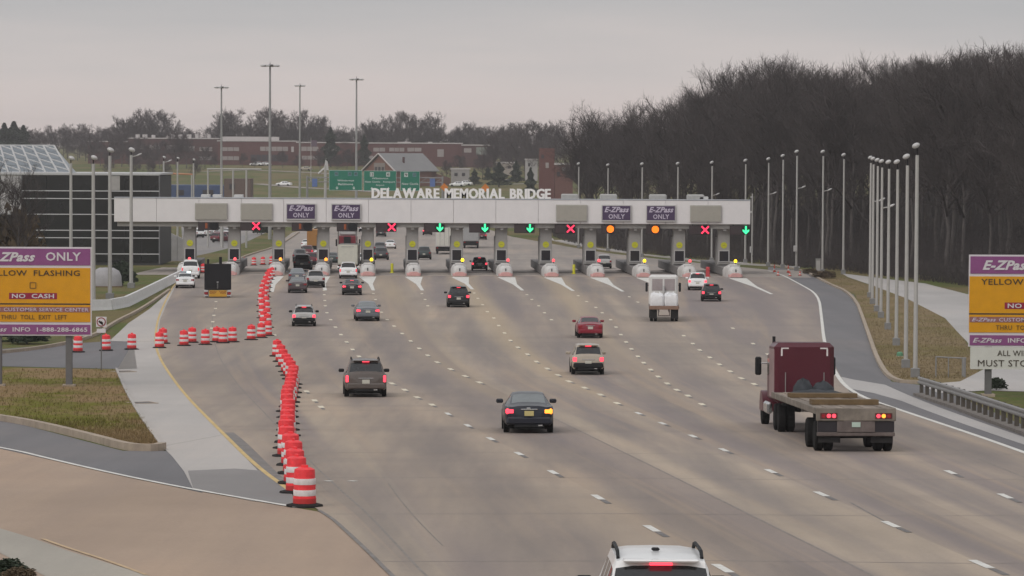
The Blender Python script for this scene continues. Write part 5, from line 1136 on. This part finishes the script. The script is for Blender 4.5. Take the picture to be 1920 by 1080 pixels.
for u, lab in ((590, 'small blue sign on the left arm of the gantry'), (811, 'small blue sign on the right arm of the gantry')):
    o = thing('blue_sign', lab, 'sign', at(u, 342, DG)); B(-.5, .5, -.15, 0, -.85, .75).build('face', mat('sign blue', (.10, .16, .36), .5), o); B(-.55, .55, .001, .05, -.9, .8).build('border', M_GALV, o)
# second, lower gantry at left
p = at(430, 340, 560); p.z = gz(560); t = thing('left_gantry', 'pale pipe frame gantry behind the canopy at left', 'gantry', p); zt_ = at(430, 317, 560).z - p.z
for u in (390, 416, 437, 462): x = at(u, 340, 560).x - p.x; MB().cyl((x, 0, -.3), (x, 0, zt_), .17 if u != 416 else .3, .15, 8).build('column', M_POLE, t, smooth=50)
MB().cyl((at(388, 340, 560).x - p.x, 0, zt_), (at(490, 340, 560).x - p.x, 0, zt_), .12).build('beam', M_POLE, t)

# ------------------------------------------------------------------ far buildings
M_BRICK = mat('dull red brick', (.125, .055, .050), .85, var=.12, scale=.4); M_BRICK2 = mat('dark brick', (.095, .050, .047), .85, var=.12, scale=.4); M_FWIN = mat('pale window band', (.33, .29, .28), .5, var=.15, scale=.3); M_DWIN = mat('dark window', (.05, .045, .05), .3); M_RTRIM = mat('pale roof trim', (.50, .46, .45), .7)
def block(label, name, u0, u1, vt, vb, d, m, wins=(), trim=True, depth=18, boxes=(), cat='school building'):
    a, b = at(u0, vt, d), at(u1, vt, d); z0 = gz(d) - 2; zt = a.z; c = Vector(((a.x + b.x) / 2, d, z0)); w = (b.x - a.x) / 2; H = zt - z0
    t = thing(name, label, cat, c); B(-w, w, 0, depth, 0, H).build('wall', m, t)
    if trim: r = B(-w - .2, w + .2, -.2, depth, H + .003, H + .4).build('roof', M_RTRIM, t)
    for (x0, x1, v0, v1, wm) in wins:
        xa_, xb_ = at(x0, v0, d).x - c.x, at(x1, v0, d).x - c.x; za_, zb_ = at(x0, v0, d).z - z0, at(x0, v1, d).z - z0
        f = B(xa_, xb_, -.10, .01, zb_, za_).build('window', wm, t); n_ = max(1, int((xb_ - xa_) / 1.8))
        for k in range(1, n_): xm = xa_ + (xb_ - xa_) * k / n_; B(xm - .08, xm + .08, -.16, -.102, zb_, za_).build('glazing_bar', m, f)
    for (x0, x1, v0) in boxes:
        xa_, xb_ = at(x0, v0, d).x - c.x, at(x1, v0, d).x - c.x; B(xa_, xb_, 2, 5, H + .4, at(x0, v0, d).z - z0).build('rooftop_unit', M_RTRIM, t)
    return t
block('brick school wing farthest left behind bare trees', 'school_wing', 165, 245, 266, 312, 1345, M_BRICK, [(175, 190, 278, 284, M_FWIN), (200, 225, 278, 284, M_FWIN), (200, 225, 292, 298, M_DWIN)])
block('brick school wing with rooftop vents behind the left lamps', 'school_wing', 240, 408, 260, 312, 1335, M_BRICK2, [(250, 270, 272, 280, M_FWIN), (280, 300, 272, 280, M_FWIN), (312, 335, 272, 280, M_FWIN), (345, 365, 274, 282, M_FWIN), (374, 398, 276, 283, M_FWIN), (374, 398, 293, 300, M_FWIN)], boxes=[(253, 260, 252), (266, 274, 252), (283, 289, 253), (320, 326, 252), (333, 340, 252), (349, 357, 252), (365, 370, 251), (388, 393, 252)])
block('brick school block with white rooftop penthouse', 'school_block', 408, 556, 265, 310, 1325, M_BRICK, [(417, 448, 276, 283, M_FWIN), (417, 448, 293, 300, M_FWIN), (488, 540, 275, 283, M_FWIN), (470, 540, 290, 302, M_DWIN), (546, 551, 275, 285, M_RTRIM)], boxes=[(415, 522, 256)])
block('brick school wing with two window bands left of the green signs', 'school_wing', 556, 668, 268, 316, 1315, M_BRICK, [(565, 597, 275, 283, M_FWIN), (566, 596, 292, 299, M_FWIN), (604, 637, 275, 283, M_FWIN), (604, 637, 292, 299, M_FWIN), (645, 656, 291, 304, M_DWIN)])
block('long brick school wing behind the grey roofed church', 'school_wing', 668, 866, 269, 322, 1310, M_BRICK, [(700, 722, 277, 284, M_FWIN), (730, 758, 277, 284, M_FWIN), (764, 790, 277, 284, M_FWIN), (820, 832, 280, 294, M_FWIN), (690, 700, 292, 298, M_FWIN)], boxes=[(640, 648, 266), (745, 770, 266), (802, 810, 266)])
block('low brick wing at the right end of the school', 'school_wing', 866, 924, 273, 326, 1300, M_BRICK2, [(870, 884, 278, 286, M_FWIN), (893, 914, 276, 290, mat('pale green wall', (.22, .24, .21), .7))])
block('red brick tower house at the edge of the wood', 'brick_house', 1011, 1040, 278, 346, 880, mat('warm red brick', (.135, .058, .050), .85, var=.12), [(1023, 1029, 305, 315, M_FWIN), (1015, 1020, 290, 297, M_DWIN)], trim=False, depth=10, cat='house')
block('low red brick extension right of the brick tower house', 'brick_house', 1040.5, 1074, 309, 348, 880, mat('pale red brick', (.15, .072, .06), .85, var=.12), [(1054, 1060, 314, 320, M_RTRIM), (1044, 1050, 322, 330, M_DWIN)], depth=8, cat='house')
block('pale grey house below the school right of the church', 'small_house', 846, 880, 318, 338, 1090, mat('pale siding', (.33, .31, .30), .8), [(852, 858, 324, 330, M_DWIN), (866, 872, 324, 330, M_DWIN)], depth=8, cat='house')
block('cream house at the far right of the school hill', 'small_house', 930, 968, 306, 322, 1180, mat('cream siding', (.36, .32, .28), .8), [(936, 941, 311, 316, M_DWIN), (952, 958, 311, 316, M_DWIN)], depth=8, cat='house')
block('white house glimpsed left of the brick tower', 'small_house', 985, 1008, 300, 322, 1120, mat('white siding', (.42, .40, .39), .8), [(990, 994, 306, 312, M_DWIN)], depth=8, cat='house')
block('low blue walled shed behind the left end of the canopy', 'blue_shed', 300, 422, 347, 375, 780, mat('blue cladding', (.055, .085, .17), .6), [(330, 345, 356, 366, M_DWIN), (380, 400, 356, 366, M_DWIN)], trim=False, depth=12, cat='shed')
block('brown brick hut among the gantry posts', 'brown_hut', 420, 470, 335, 375, 760, mat('brown wall', (.14, .10, .085), .8), [(430, 440, 345, 355, M_DWIN)], trim=False, depth=8, cat='shed')
t = thing('crossing_arm', 'orange striped pipe above the blue shed', 'pipe', at(329, 326, 700)); MB().cyl((-3.4, 0, .15), (3.4, 0, -.1), .16).build('pipe', mat('dull orange', (.48, .22, .12), .6), t); MB().cyl((3.2, 0, -.1), (3.2, 0, -9), .12).build('post', M_POLE, t); MB().cyl((-3.3, 0, .1), (-3.3, 0, -9), .12).build('post', M_POLE, t)
# the grey roofed church
p = at(712, 330, 1060); p.z = gz(1060); t = thing('church', 'brick church with steep grey roof and white gable edges', 'church', p + Vector((0, 0, -.5)), math.radians(-44))
W2, LC, EZ, RZ = 6.6, 17.5, at(712, 318, 1060).z - p.z + .3, at(717, 289, 1060).z - p.z + .5
MB().prism([(-W2, 0), (W2, 0), (W2, EZ), (0, RZ - .3), (-W2, EZ)], 0, LC).build('wall', mat('church brick', (.20, .10, .075), .85), t)
for sx in (-1, 1): MB().add([(sx * (W2 + .7), y, EZ - .4) for y in (-.6, LC + .6)] + [(0, y, RZ) for y in (LC + .6, -.6)] + [(sx * (W2 + .7), y, EZ - .15) for y in (-.6, LC + .6)] + [(0, y, RZ + .3) for y in (LC + .6, -.6)], [(0, 1, 2, 3), (4, 5, 6, 7), (0, 1, 5, 4), (1, 2, 6, 5), (2, 3, 7, 6), (3, 0, 4, 7)]).build('roof', mat('grey slate roof', (.22, .215, .215), .75, var=.08, scale=.3), t)
for sx in (-1, 1): MB().cyl((sx * (W2 + .7), -.7, EZ - .2), (0, -.7, RZ + .2), .22, .22, 6).build('gable_edge', M_RTRIM, t)
B(-2.4, 2.4, -.12, -.004, EZ - 2.0, EZ + 2.2).build('gable_cladding', mat('gable timber', (.24, .21, .19), .8), t)
for x in (-1.5, 0, 1.5): B(x - .45, x + .45, -.2, -.122, EZ - 1.4, EZ + 1.0).build('window', M_DWIN, t)
MB().prism([(LC - 2, 0), (LC + 6, 0), (LC + 6, EZ * .55), (LC - 2, EZ * .9)], -W2, W2, 'x').build('rear_annex', mat('church brick', (.20, .10, .075), .85), t)
B(3.6, 4.1, 6, 6.5, EZ, EZ + 4.0).build('chimney', M_BRICK2, t)
# pale roads and paths on the hillside
for nm, P_ in (('hill_road', [(380, 322), (470, 319), (560, 323), (640, 327)]), ('hill_road', [(480, 345), (560, 352), (640, 356), (720, 361)]), ('hill_road', [(940, 346), (985, 345), (1040, 345)])):
    struct(ribbon(nm, px(P_), 4.5, .3, M_FAR, None, 10))
t = thing('flag', 'dark flag on a pole in front of the school trees', 'flag', at(583, 300, 1100)); MB().cyl((0, 0, -12), (0, 0, 7), .14, .08).build('pole', M_POLE, t); B(.1, 1.9, -.03, .03, 4.2, 6.2).build('cloth', mat('flag cloth', (.14, .10, .13), .8), t)
t = thing('white_statue_sign', 'white angular marker beside the left green road sign', 'marker', at(610, 322, 760))
MB().cyl((0, 0, -10), (0, 0, 1.4), .35, .3).build('post', M_POLE, t); MB().cyl((-1.5, 0, -.4), (.3, 0, 1.2), .22).build('arm', M_LUM, t); MB().prism([(-.3, .4), (.7, .3), (.5, 2.2), (0, 2.6)], -.2, .2).build('body', M_LUM, t)
for u, v, lab in ((833, 351, 'orange diamond work sign behind the roof lettering, left one'), (910, 352, 'orange diamond work sign behind the roof lettering, right one')):
    p = at(u, v, 640); o = thing('work_sign', lab, 'sign', p); MB().prism([(0, .75), (.75, 0), (0, -.75), (-.75, 0)], -.05, 0).build('plate', mat('work orange', (.62, .20, .03), .5), o); MB().cyl((0, .06, -8.5), (0, .06, .6), .05).build('post', M_GALV, o)

# ------------------------------------------------------------------ trees
M_BARK = mat('bark', (.095, .083, .078), .95, var=.25, scale=1.5); M_TWIG = mat('bare twigs', (.060, .049, .047), .95, var=.25, scale=.4); M_TWIG2 = mat('haze-paled far twigs', (.080, .062, .060), .95, var=.2, scale=.4); M_EVER = mat('evergreen needles', (.030, .042, .024), .9, var=.35, scale=1.0); M_BUSH = mat('brown bush leaves', (.10, .07, .04), .9, var=.35, scale=1.5)  # far twigs lightened, so part of the haze sits in their colour
def seg(m, p, q, r0, r1):
    dx, dy, dz = q[0] - p[0], q[1] - p[1], q[2] - p[2]; l = math.sqrt(dx * dx + dy * dy + dz * dz) or 1e-6
    dx /= l; dy /= l; dz /= l
    if abs(dz) < .9: ax, ay, az = -dy, dx, 0.0
    else: ax, ay, az = 0.0, -dz, dy
    k = math.sqrt(ax * ax + ay * ay + az * az); ax /= k; ay /= k; az /= k
    bx_, by_, bz_ = dy * az - dz * ay, dz * ax - dx * az, dx * ay - dy * ax
    o = len(m.v)
    for (c, r) in ((p, r0), (q, r1)):
        for cs, sn in ((1, 0), (-.5, .866), (-.5, -.866)):
            m.v.append((c[0] + r * (ax * cs + bx_ * sn), c[1] + r * (ay * cs + by_ * sn), c[2] + r * (az * cs + bz_ * sn)))
    m.f += [(o, o + 1, o + 4, o + 3), (o + 1, o + 2, o + 5, o + 4), (o + 2, o, o + 3, o + 5)]
def bare_tree(seed, H, first, spread, counts, lens, rtw, nl=13):
    R = random.Random(seed); tr, cr_ = MB(), MB(); p = (0, 0, -.4); pts = [p]; n = 7; hx = hy = 0.0
    for k in range(1, n + 1):
        hx += R.uniform(-.03, .03) * H * .5; hy += R.uniform(-.03, .03) * H * .5; pts.append((hx, hy, H * .82 * k / n))
    rb = H * .0145
    for k in range(n): tr.cyl(pts[k], pts[k + 1], rb * (1 - .85 * k / n), rb * (1 - .85 * (k + 1) / n), 7, False)
    def grow(p, d, ln, r, lv):
        q = p; pp = [p]; dd = d; ns = 3 if lv == 0 else (2 if lv < 3 else 1)
        for k in range(ns):
            dd = (dd[0] + R.uniform(-.16, .16), dd[1] + R.uniform(-.16, .16), dd[2] + R.uniform(-.06, .16)); l = math.sqrt(sum(c * c for c in dd)); dd = tuple(c / l for c in dd)
            q2 = tuple(a + b * ln / ns for a, b in zip(q, dd)); seg(cr_, q, q2, max(rtw, r * (1 - .7 * k / ns)), max(rtw * .7, r * (1 - .7 * (k + 1) / ns))); q = q2; pp.append(q)
        if lv >= len(counts): return
        for c in range(counts[lv]):
            f = R.uniform(.30, 1.0) * ns; i = min(int(f), ns - 1); g = f - i; b0 = tuple(a + (b - a) * g for a, b in zip(pp[i], pp[i + 1]))
            az = R.uniform(0, 2 * math.pi); an = R.uniform(.35, .95)
            ux, uy, uz = (-dd[1], dd[0], 0) if abs(dd[2]) < .95 else (1, 0, 0); k = math.sqrt(ux * ux + uy * uy) or 1; ux /= k; uy /= k
            wx, wy, wz = dd[1] * uz - dd[2] * uy, dd[2] * ux - dd[0] * uz, dd[0] * uy - dd[1] * ux
            s, co = math.sin(an), math.cos(an); ca, sa = math.cos(az), math.sin(az)
            nd = (dd[0] * co + s * (ux * ca + wx * sa), dd[1] * co + s * (uy * ca + wy * sa), dd[2] * co + s * (uz * ca + wz * sa) + .18)
            grow(b0, nd, ln * lens * R.uniform(.75, 1.2), r * .5, lv + 1)
    for k in range(nl):
        f = first + (1 - first) * (k + R.random()) / nl; zf = f * n; i = min(int(zf), n - 1); g = zf - i; b0 = tuple(a + (b - a) * g for a, b in zip(pts[i], pts[i + 1]))
        az = k * 2.4 + R.uniform(-.5, .5); an = R.uniform(.5, 1.05) * spread * (1.15 - .5 * f)
        grow(b0, (math.sin(an) * math.cos(az), math.sin(an) * math.sin(az), math.cos(an)), H * R.uniform(.20, .34) * (1.25 - .55 * f), rb * .50, 0)
    return tr, cr_
def proto_tree(seed, H, first, spread, counts, lens, rtw, mt, nl=13):
    a, b = bare_tree(seed, H, first, spread, counts, lens, rtw, nl); ma = a.mesh('trunk', 60, False); ma.materials.append(M_BARK); mb = b.mesh('crown', None, False); mb.materials.append(mt); return ma, mb
def place_tree(pr, loc, rz, sc, label, group, name='bare_tree', cat='tree'):
    t = thing(name, label, cat, loc, rz, group); t.scale = (sc[0], sc[0], sc[1]); obj('trunk', pr[0], t); obj('crown', pr[1], t); return t
WOOD = [proto_tree(10 + k, 20, (.30, .38, .45, .25, .5)[k % 5], (1.0, 1.1, .95, 1.15, 1.05)[k % 5], (5, 5, 4, 2), .60, .0115, M_TWIG, 15) for k in range(6)]
FAR_T = [proto_tree(40 + k, 14, .18, 1.2, (6, 5, 5), .60, .026, M_TWIG2, 21) for k in range(4)]
WH_ = [sorted(v.co.z for v in p_[1].vertices)[int(len(p_[1].vertices) * .995)] for p_ in WOOD]
random.seed(11); spots = []
for tr_ in range(9000):
    y = random.uniform(318, 690); xmax = .1455 * y + 5
    if random.random() > (.45 + .55 * (y - 318) / 372): continue
    x0 = forest_edge(y) + 2.5; x = x0 + (xmax - x0) * random.random() ** 1.0
    if x < x0: continue
    dmin = 4.6 if x - x0 < 8 else 6.6
    if any((x - a) ** 2 + (y - b) ** 2 < dmin * dmin for a, b in spots): continue
    spots.append((x, y))
    if len(spots) >= 215: break
TOPV = [(1030, 235), (1060, 222), (1130, 188), (1200, 186), (1300, 158), (1350, 130), (1420, 104), (1480, 108), (1570, 122), (1640, 108), (1720, 102), (1800, 92), (1860, 84), (1920, 84)]
def wood_zone(x, y):
    u = 960 + F * x / y
    for lim, s in ((1130, 'beside the brick tower house'), (1270, 'above the right-hand canopy signs'), (1410, 'above the right end of the canopy'), (1520, 'behind the poles right of the canopy'), (1620, 'left of the close pole row'), (1740, 'behind the close pole row'), (1830, 'left of the right toll sign')):
        if u < lim: return s
    return 'above the right toll sign'
def sky_zone(u):
    for lim, s in ((60, 'above the skylight at left'), (215, 'left of the big clump'), (360, 'in the big clump above the left lamps'), (450, 'by the leftmost high mast'), (612, 'in the clump round the tallest mast'), (690, 'between the masts'), (835, 'in the clump above the church'), (920, 'right of the church clump'), (985, 'left of the brick tower')):
        if u < lim: return s
    return 'where the skyline meets the wood'
for x, y in spots:
    h = random.uniform(.86, 1.16); k = random.randrange(6); o = x - forest_edge(y)
    if o < 5: h *= random.uniform(.55, 1.0)
    edge = o < 6; b0 = gz(y) + hill(x, y); u_ = 960 + F * x / y
    vt_ = lin(TOPV, u_) + 4 + random.random() ** 1.3 * 70; hm_ = (at(u_, vt_, y).z - b0) / (1.06 * WH_[k]); h = min(hm_, 1.5) if not (o < 5 and h < .8) else min(h, hm_)
    place_tree(WOOD[k], (x, y, gz(y) + hill(x, y)), random.uniform(0, 6.3), (h * random.uniform(.95, 1.2), h * 1.06), ('bare front tree of the dark wood, ' if edge else 'bare tree deep in the dark wood, ') + wood_zone(x, y), 'trees at the edge of the wood' if edge else 'trees deep in the wood')
# undergrowth along the wood's edge: a mass of thin stems
R = random.Random(3); ug = MB()
for k in range(15000):
    y = R.uniform(310, 690); x = forest_edge(y) + R.uniform(0, 1) ** 1.6 * (.1455 * y + 14 - forest_edge(y)); z = gz(y) + hill(x, y); h = R.uniform(.8, 4.8) * (1 if x - forest_edge(y) > 3 else .5)
    q = (x + R.uniform(-.9, .9), y + R.uniform(-.5, .5), z + h); seg(ug, (x, y, z - .2), q, .035, .015)
    for _ in range(2): f = R.uniform(.3, .9); b0 = (x + (q[0] - x) * f, y + (q[1] - y) * f, z + h * f); seg(ug, b0, (b0[0] + R.uniform(-.9, .9), b0[1] + R.uniform(-.6, .6), b0[2] + R.uniform(.2, 1.0)), .025, .012)
tag(ug.build('undergrowth', M_TWIG, fix=False), 'tangled brown undergrowth along the foot of the dark wood', 'undergrowth', kind='stuff')
litter = struct(MB().add([(forest_edge(y) + o, y, gz(y) + hill(forest_edge(y) + o, y) + .15) for y in range(250, 701, 10) for o in (1.5, 3, 6, 9, 15, 21, 33, 60, 72.2)], [(j * 9 + i, j * 9 + i + 1, j * 9 + i + 10, j * 9 + i + 9) for j in range(45) for i in range(8)]).build('forest_floor', M_LITTER))

# skyline trees by the school
FH_ = [max(v.co.z for v in p_[1].vertices) for p_ in FAR_T]
sky_t = [(70, 262, 238, 0), (95, 262, 232, 0), (118, 262, 236, 0), (145, 262, 240, 0), (160, 262, 230, 0), (185, 262, 243, 0), (205, 262, 238, 0), (232, 262, 212, 1), (252, 265, 204, 1), (272, 265, 200, 1), (292, 265, 201, 1), (312, 265, 206, 1), (332, 265, 222, 1), (350, 265, 238, 0), (415, 262, 205, 1), (437, 262, 198, 1), (470, 262, 212, 1), (490, 262, 203, 1), (508, 262, 196, 1), (530, 262, 210, 1), (552, 262, 205, 1), (575, 262, 202, 1), (595, 262, 212, 1), (625, 265, 238, 0), (645, 265, 233, 0), (668, 265, 242, 0), (690, 268, 226, 0), (705, 268, 218, 1), (725, 268, 212, 1), (745, 268, 205, 1), (765, 268, 204, 1), (785, 268, 212, 1), (805, 268, 206, 1), (822, 268, 218, 1), (850, 270, 240, 0), (866, 270, 232, 0), (885, 270, 226, 1), (905, 270, 234, 0), (930, 285, 236, 0), (948, 285, 228, 1), (968, 288, 232, 1), (985, 292, 226, 1), (1005, 292, 220, 1), (1025, 300, 224, 1), (1045, 300, 222, 1), (925, 300, 250, 0), (955, 300, 248, 0), (1000, 305, 255, 0), (10, 262, 240, 0), (30, 262, 236, 0), (50, 262, 240, 0), (5, 262, 236, 0)]
random.seed(8)
for i, (u, vb, vt, big) in enumerate(sky_t):
    d = 1395 + random.uniform(0, 60) if vb <= 270 else 1180 + random.uniform(-60, 60); p = at(u, vb, d); p.z = gz(d) - .5; H = at(u, vt, d).z - p.z
    k = H / FH_[i % 4]; place_tree(FAR_T[i % 4], p, random.uniform(0, 6), (k * random.uniform(.85, 1.1), k), 'bare skyline tree ' + sky_zone(u), 'bare trees round the school')
fw = MB()
for i in range(46):
    u = 30 + i * 22.5 + random.uniform(-9, 9); d = random.uniform(1480, 1640); p = at(u, 262, d); p.z = gz(d) - .5; k = (at(u, random.uniform(232, 250), d).z - p.z) / 14.6; a = random.uniform(0, 6)
    for me_ in FAR_T[i % 4]:
        if me_.name.startswith('crown') or 1:
            o_ = len(fw.v); ca, sa = math.cos(a), math.sin(a)
            fw.v += [(p.x + (v.co.x * ca - v.co.y * sa) * k * 1.35, p.y + (v.co.x * sa + v.co.y * ca) * k * 1.35, p.z + v.co.z * k) for v in me_.vertices]; fw.f += [tuple(q + o_ for q in pl.vertices) for pl in me_.polygons]
tag(fw.build('far_wood', M_TWIG2, fix=False), 'low bare wood along the skyline behind the school', 'wood', kind='stuff')
for i, (u, vb, h) in enumerate(sorted([(172, 316, 11), (188, 312, 10), (212, 315, 11), (228, 313, 12), (245, 318, 9), (262, 315, 11), (278, 320, 9), (300, 316, 10), (330, 316, 12), (350, 316, 11), (384, 317, 8), (668, 322, 6), (838, 338, 6), (402, 318, 5), (455, 314, 5), (478, 316, 4), (530, 315, 6), (560, 318, 5), (600, 320, 7), (632, 322, 6), (650, 322, 8), (860, 330, 7), (905, 335, 8), (950, 326, 9), (975, 325, 8), (200, 330, 6), (255, 332, 7), (285, 334, 6), (312, 335, 5), (365, 335, 6)])):
    p = G(u, vb); k = h / 14.6; place_tree(FAR_T[i % 4], p, i, (k * 1.2, k), 'small bare tree on the slope before the school, %s from the left' % ORD[i], 'small trees before the school')
# evergreens and bushes: leaf masses
def leaf_mass(seed, n, shape, sz, m):
    R = random.Random(seed); mb = MB()
    for k in range(n):
        x, y, z = shape(R); a, b = R.uniform(0, 6.3), R.uniform(-.8, .8); s = sz * R.uniform(.6, 1.3)
        ux, uy = math.cos(a) * s, math.sin(a) * s; vz = math.cos(b) * s; vx, vy = -math.sin(a) * math.sin(b) * s, math.cos(a) * math.sin(b) * s
        mb.add([(x - ux, y - uy, z), (x + ux, y + uy, z + .2 * s), (x + vx, y + vy, z + vz)], [(0, 1, 2)])
    me_ = mb.mesh('crown', None, False); me_.materials.append(m); return me_
def ev_shape(R):
    z = R.random(); lob = .75 + .25 * math.sin(z * 19); r = (1 - z) ** .75 * .34 * R.random() ** .35 * lob; a = R.uniform(0, 6.3); return (r * math.cos(a) * 10, r * math.sin(a) * 10, 1 + z * 9)
def bush_shape(R):
    a, b, r = R.uniform(0, 6.3), math.asin(R.uniform(-.2, 1)), R.random() ** .4; r *= .8 + .2 * math.sin(3 * a) * math.cos(4 * b); return (r * math.cos(a) * math.cos(b), r * math.sin(a) * math.cos(b), .25 + r * math.sin(b) * .9)
EV = [leaf_mass(60 + k, 2600, ev_shape, .30, M_EVER) for k in range(2)]; BU = [leaf_mass(70, 1500, bush_shape, .11, M_EVER), leaf_mass(71, 1500, bush_shape, .10, M_BUSH)]
tk = MB().cyl((0, 0, -.3), (0, 0, 8), .22, .05, 7).mesh('trunk', 50); tk.materials.append(M_BARK); sk_ = MB().cyl((0, 0, -.2), (0, 0, .5), .05, .03, 5).mesh('stem', 50); sk_.materials.append(M_BARK)
def evergreen(u, d, vt, wide, label):
    p = at(u, 262, d); p.z = gz(d) - .3; H = at(u, vt, d).z - p.z; t = thing('evergreen_tree', label, 'tree', p, u, 'evergreens'); t.scale = (H / 10 * wide, H / 10 * wide, H / 10); obj('trunk', tk, t); obj('crown', EV[int(u) % 2], t)
for u, d, vt, w, lab in ((8, 1300, 232, 1.4, 'dark evergreen at the far left of the skyline'), (26, 1310, 229, 1.5, 'dark evergreen, second from the left edge'), (44, 1305, 236, 1.2, 'dark evergreen, third from the left edge'), (620, 1290, 240, 1.1, 'dark evergreen above the left green sign'), (683, 1280, 254, 1.0, 'dark evergreen beside the mast over the green signs'), (890, 1075, 318, 1.6, 'rounded dark tree by the road right of the church'), (936, 1060, 305, 1.7, 'broad dark tree on the far lawn left of the brick tower'), (915, 1120, 312, 1.3, 'dark tree between the church and the brick tower'), (968, 1100, 302, 1.3, 'dark tree just left of the brick tower house'), (995, 1000, 315, 1.0, 'dark tree at the foot of the brick tower house')): evergreen(u, d, vt, w, lab)
def bush(u, v, s, k, label, zs=1.0):
    t = thing('bush', label, 'bush', G(u, v), u, 'bushes'); t.scale = (s, s, s * zs); obj('stem', sk_, t); obj('foliage', BU[k], t)
bush(230, 535, 1.5, 0, 'dark green bush beside the grey covered lump', 1.5); bush(20, 640, 2.2, 0, 'dark bush below the left toll sign', .8); bush(50, 645, 1.6, 0, 'smaller dark bush below the left toll sign', .7)
bush(25, 560, 4.0, 1, 'big brown bush before the glass building at left', 1.9); bush(60, 555, 2.8, 1, 'brown bush right of the big brown one', 1.7); bush(1546, 522, 1.6, 1, 'low dark brush by the kerb under the poles', .5); bush(1520, 514, 1.2, 1, 'small brown brush by the kerb left of the poles', .5); bush(490, 440, 2.0, 0, 'dark bush on the grass behind the left booths', 1.2)
bush(12, 1078, .5, 0, 'dark bush at the bottom left corner', .6); bush(36, 1084, .4, 1, 'brown bush at the bottom left corner', .5); bush(1868, 732, .6, 0, 'small grey shrub beside the right sign post', 1.0)
p = G(30, 565); place_tree(WOOD[0], p, 1, (.45, .52), 'bare brown tree in front of the glass building at the left edge', 'trees by the glass building'); p = G(-20, 560); place_tree(WOOD[2], p, 3, (.45, .5), 'bare brown tree just outside the left edge by the building', 'trees by the glass building')

R = random.Random(21)
def tufts(name, label, polys, n, m, hgt):
    mb = MB()
    for k in range(n):
        P_ = R.choice(polys); u, v = P_(R); p = G(u, v); z = p.z + .035; a = R.uniform(0, 6.3); s = R.uniform(.5, 1.3) * hgt
        for _ in range(3):
            a += 2.1; lx, ly = math.cos(a) * .35 * s, math.sin(a) * .35 * s
            mb.v += [(p.x - ly * .25, p.y + lx * .25, z), (p.x + ly * .25, p.y - lx * .25, z), (p.x + lx * 1.6, p.y + ly * 1.6, z + s)]; q = len(mb.v); mb.f.append((q - 3, q - 2, q - 1))
    tag(mb.build(name, m, fix=False), label, 'grass', kind='stuff')
tufts('island_grass', 'tufts of dry and green grass on the left traffic island', [lambda R: (lambda v: (R.uniform(-60, 214 + (v - 692) * .57), v))(R.uniform(694, 790)), lambda R: (lambda v: (R.uniform((v - 786) * 4.2, 214 + (v - 692) * .57), v))(R.uniform(788, 834))], 5200, grass_material('tuft grass', (0.14, 0.135, 0.03), (0.25, 0.18, 0.09), (0.19, 0.125, 0.066), 0.2), .12)
tufts('verge_grass', 'tufts of dry grass on the right verge under the light poles', [lambda R: (lambda v: (R.uniform(lin([(505, 1512), (528, 1550), (551, 1608), (620, 1633), (680, 1653), (714, 1690)], v), lin([(508, 1530), (516, 1580), (537, 1636), (560, 1696), (597, 1768), (640, 1808), (690, 1845), (714, 1800)], v)), v))(R.uniform(508, 712) if R.random() < .6 else R.uniform(600, 712))], 6500, grass_material('verge tuft grass', (0.17, 0.14, 0.06), (0.22, 0.165, 0.09), (0.165, 0.115, 0.072), 0.12), .10)
# ------------------------------------------------------------------ haze
hz = B(-1560, 1560, -60, 3060, min(KZ) - 2, 34).build('haze', mat('air', (1, 1, 1)))
hm = bpy.data.materials.new('haze air'); hm.use_nodes = True; ht = hm.node_tree; ht.nodes.clear()
pv = ht.nodes.new('ShaderNodeVolumePrincipled'); pv.inputs['Color'].default_value = (.93, .90, .92, 1); pv.inputs['Density'].default_value = HAZE; pv.inputs['Anisotropy'].default_value = 0.2
ho = ht.nodes.new('ShaderNodeOutputMaterial'); ht.links.new(pv.outputs[0], ho.inputs['Volume'])
hz.data.materials.clear(); hz.data.materials.append(hm); tag(hz, 'thin winter haze over the whole scene', 'haze', kind='stuff')
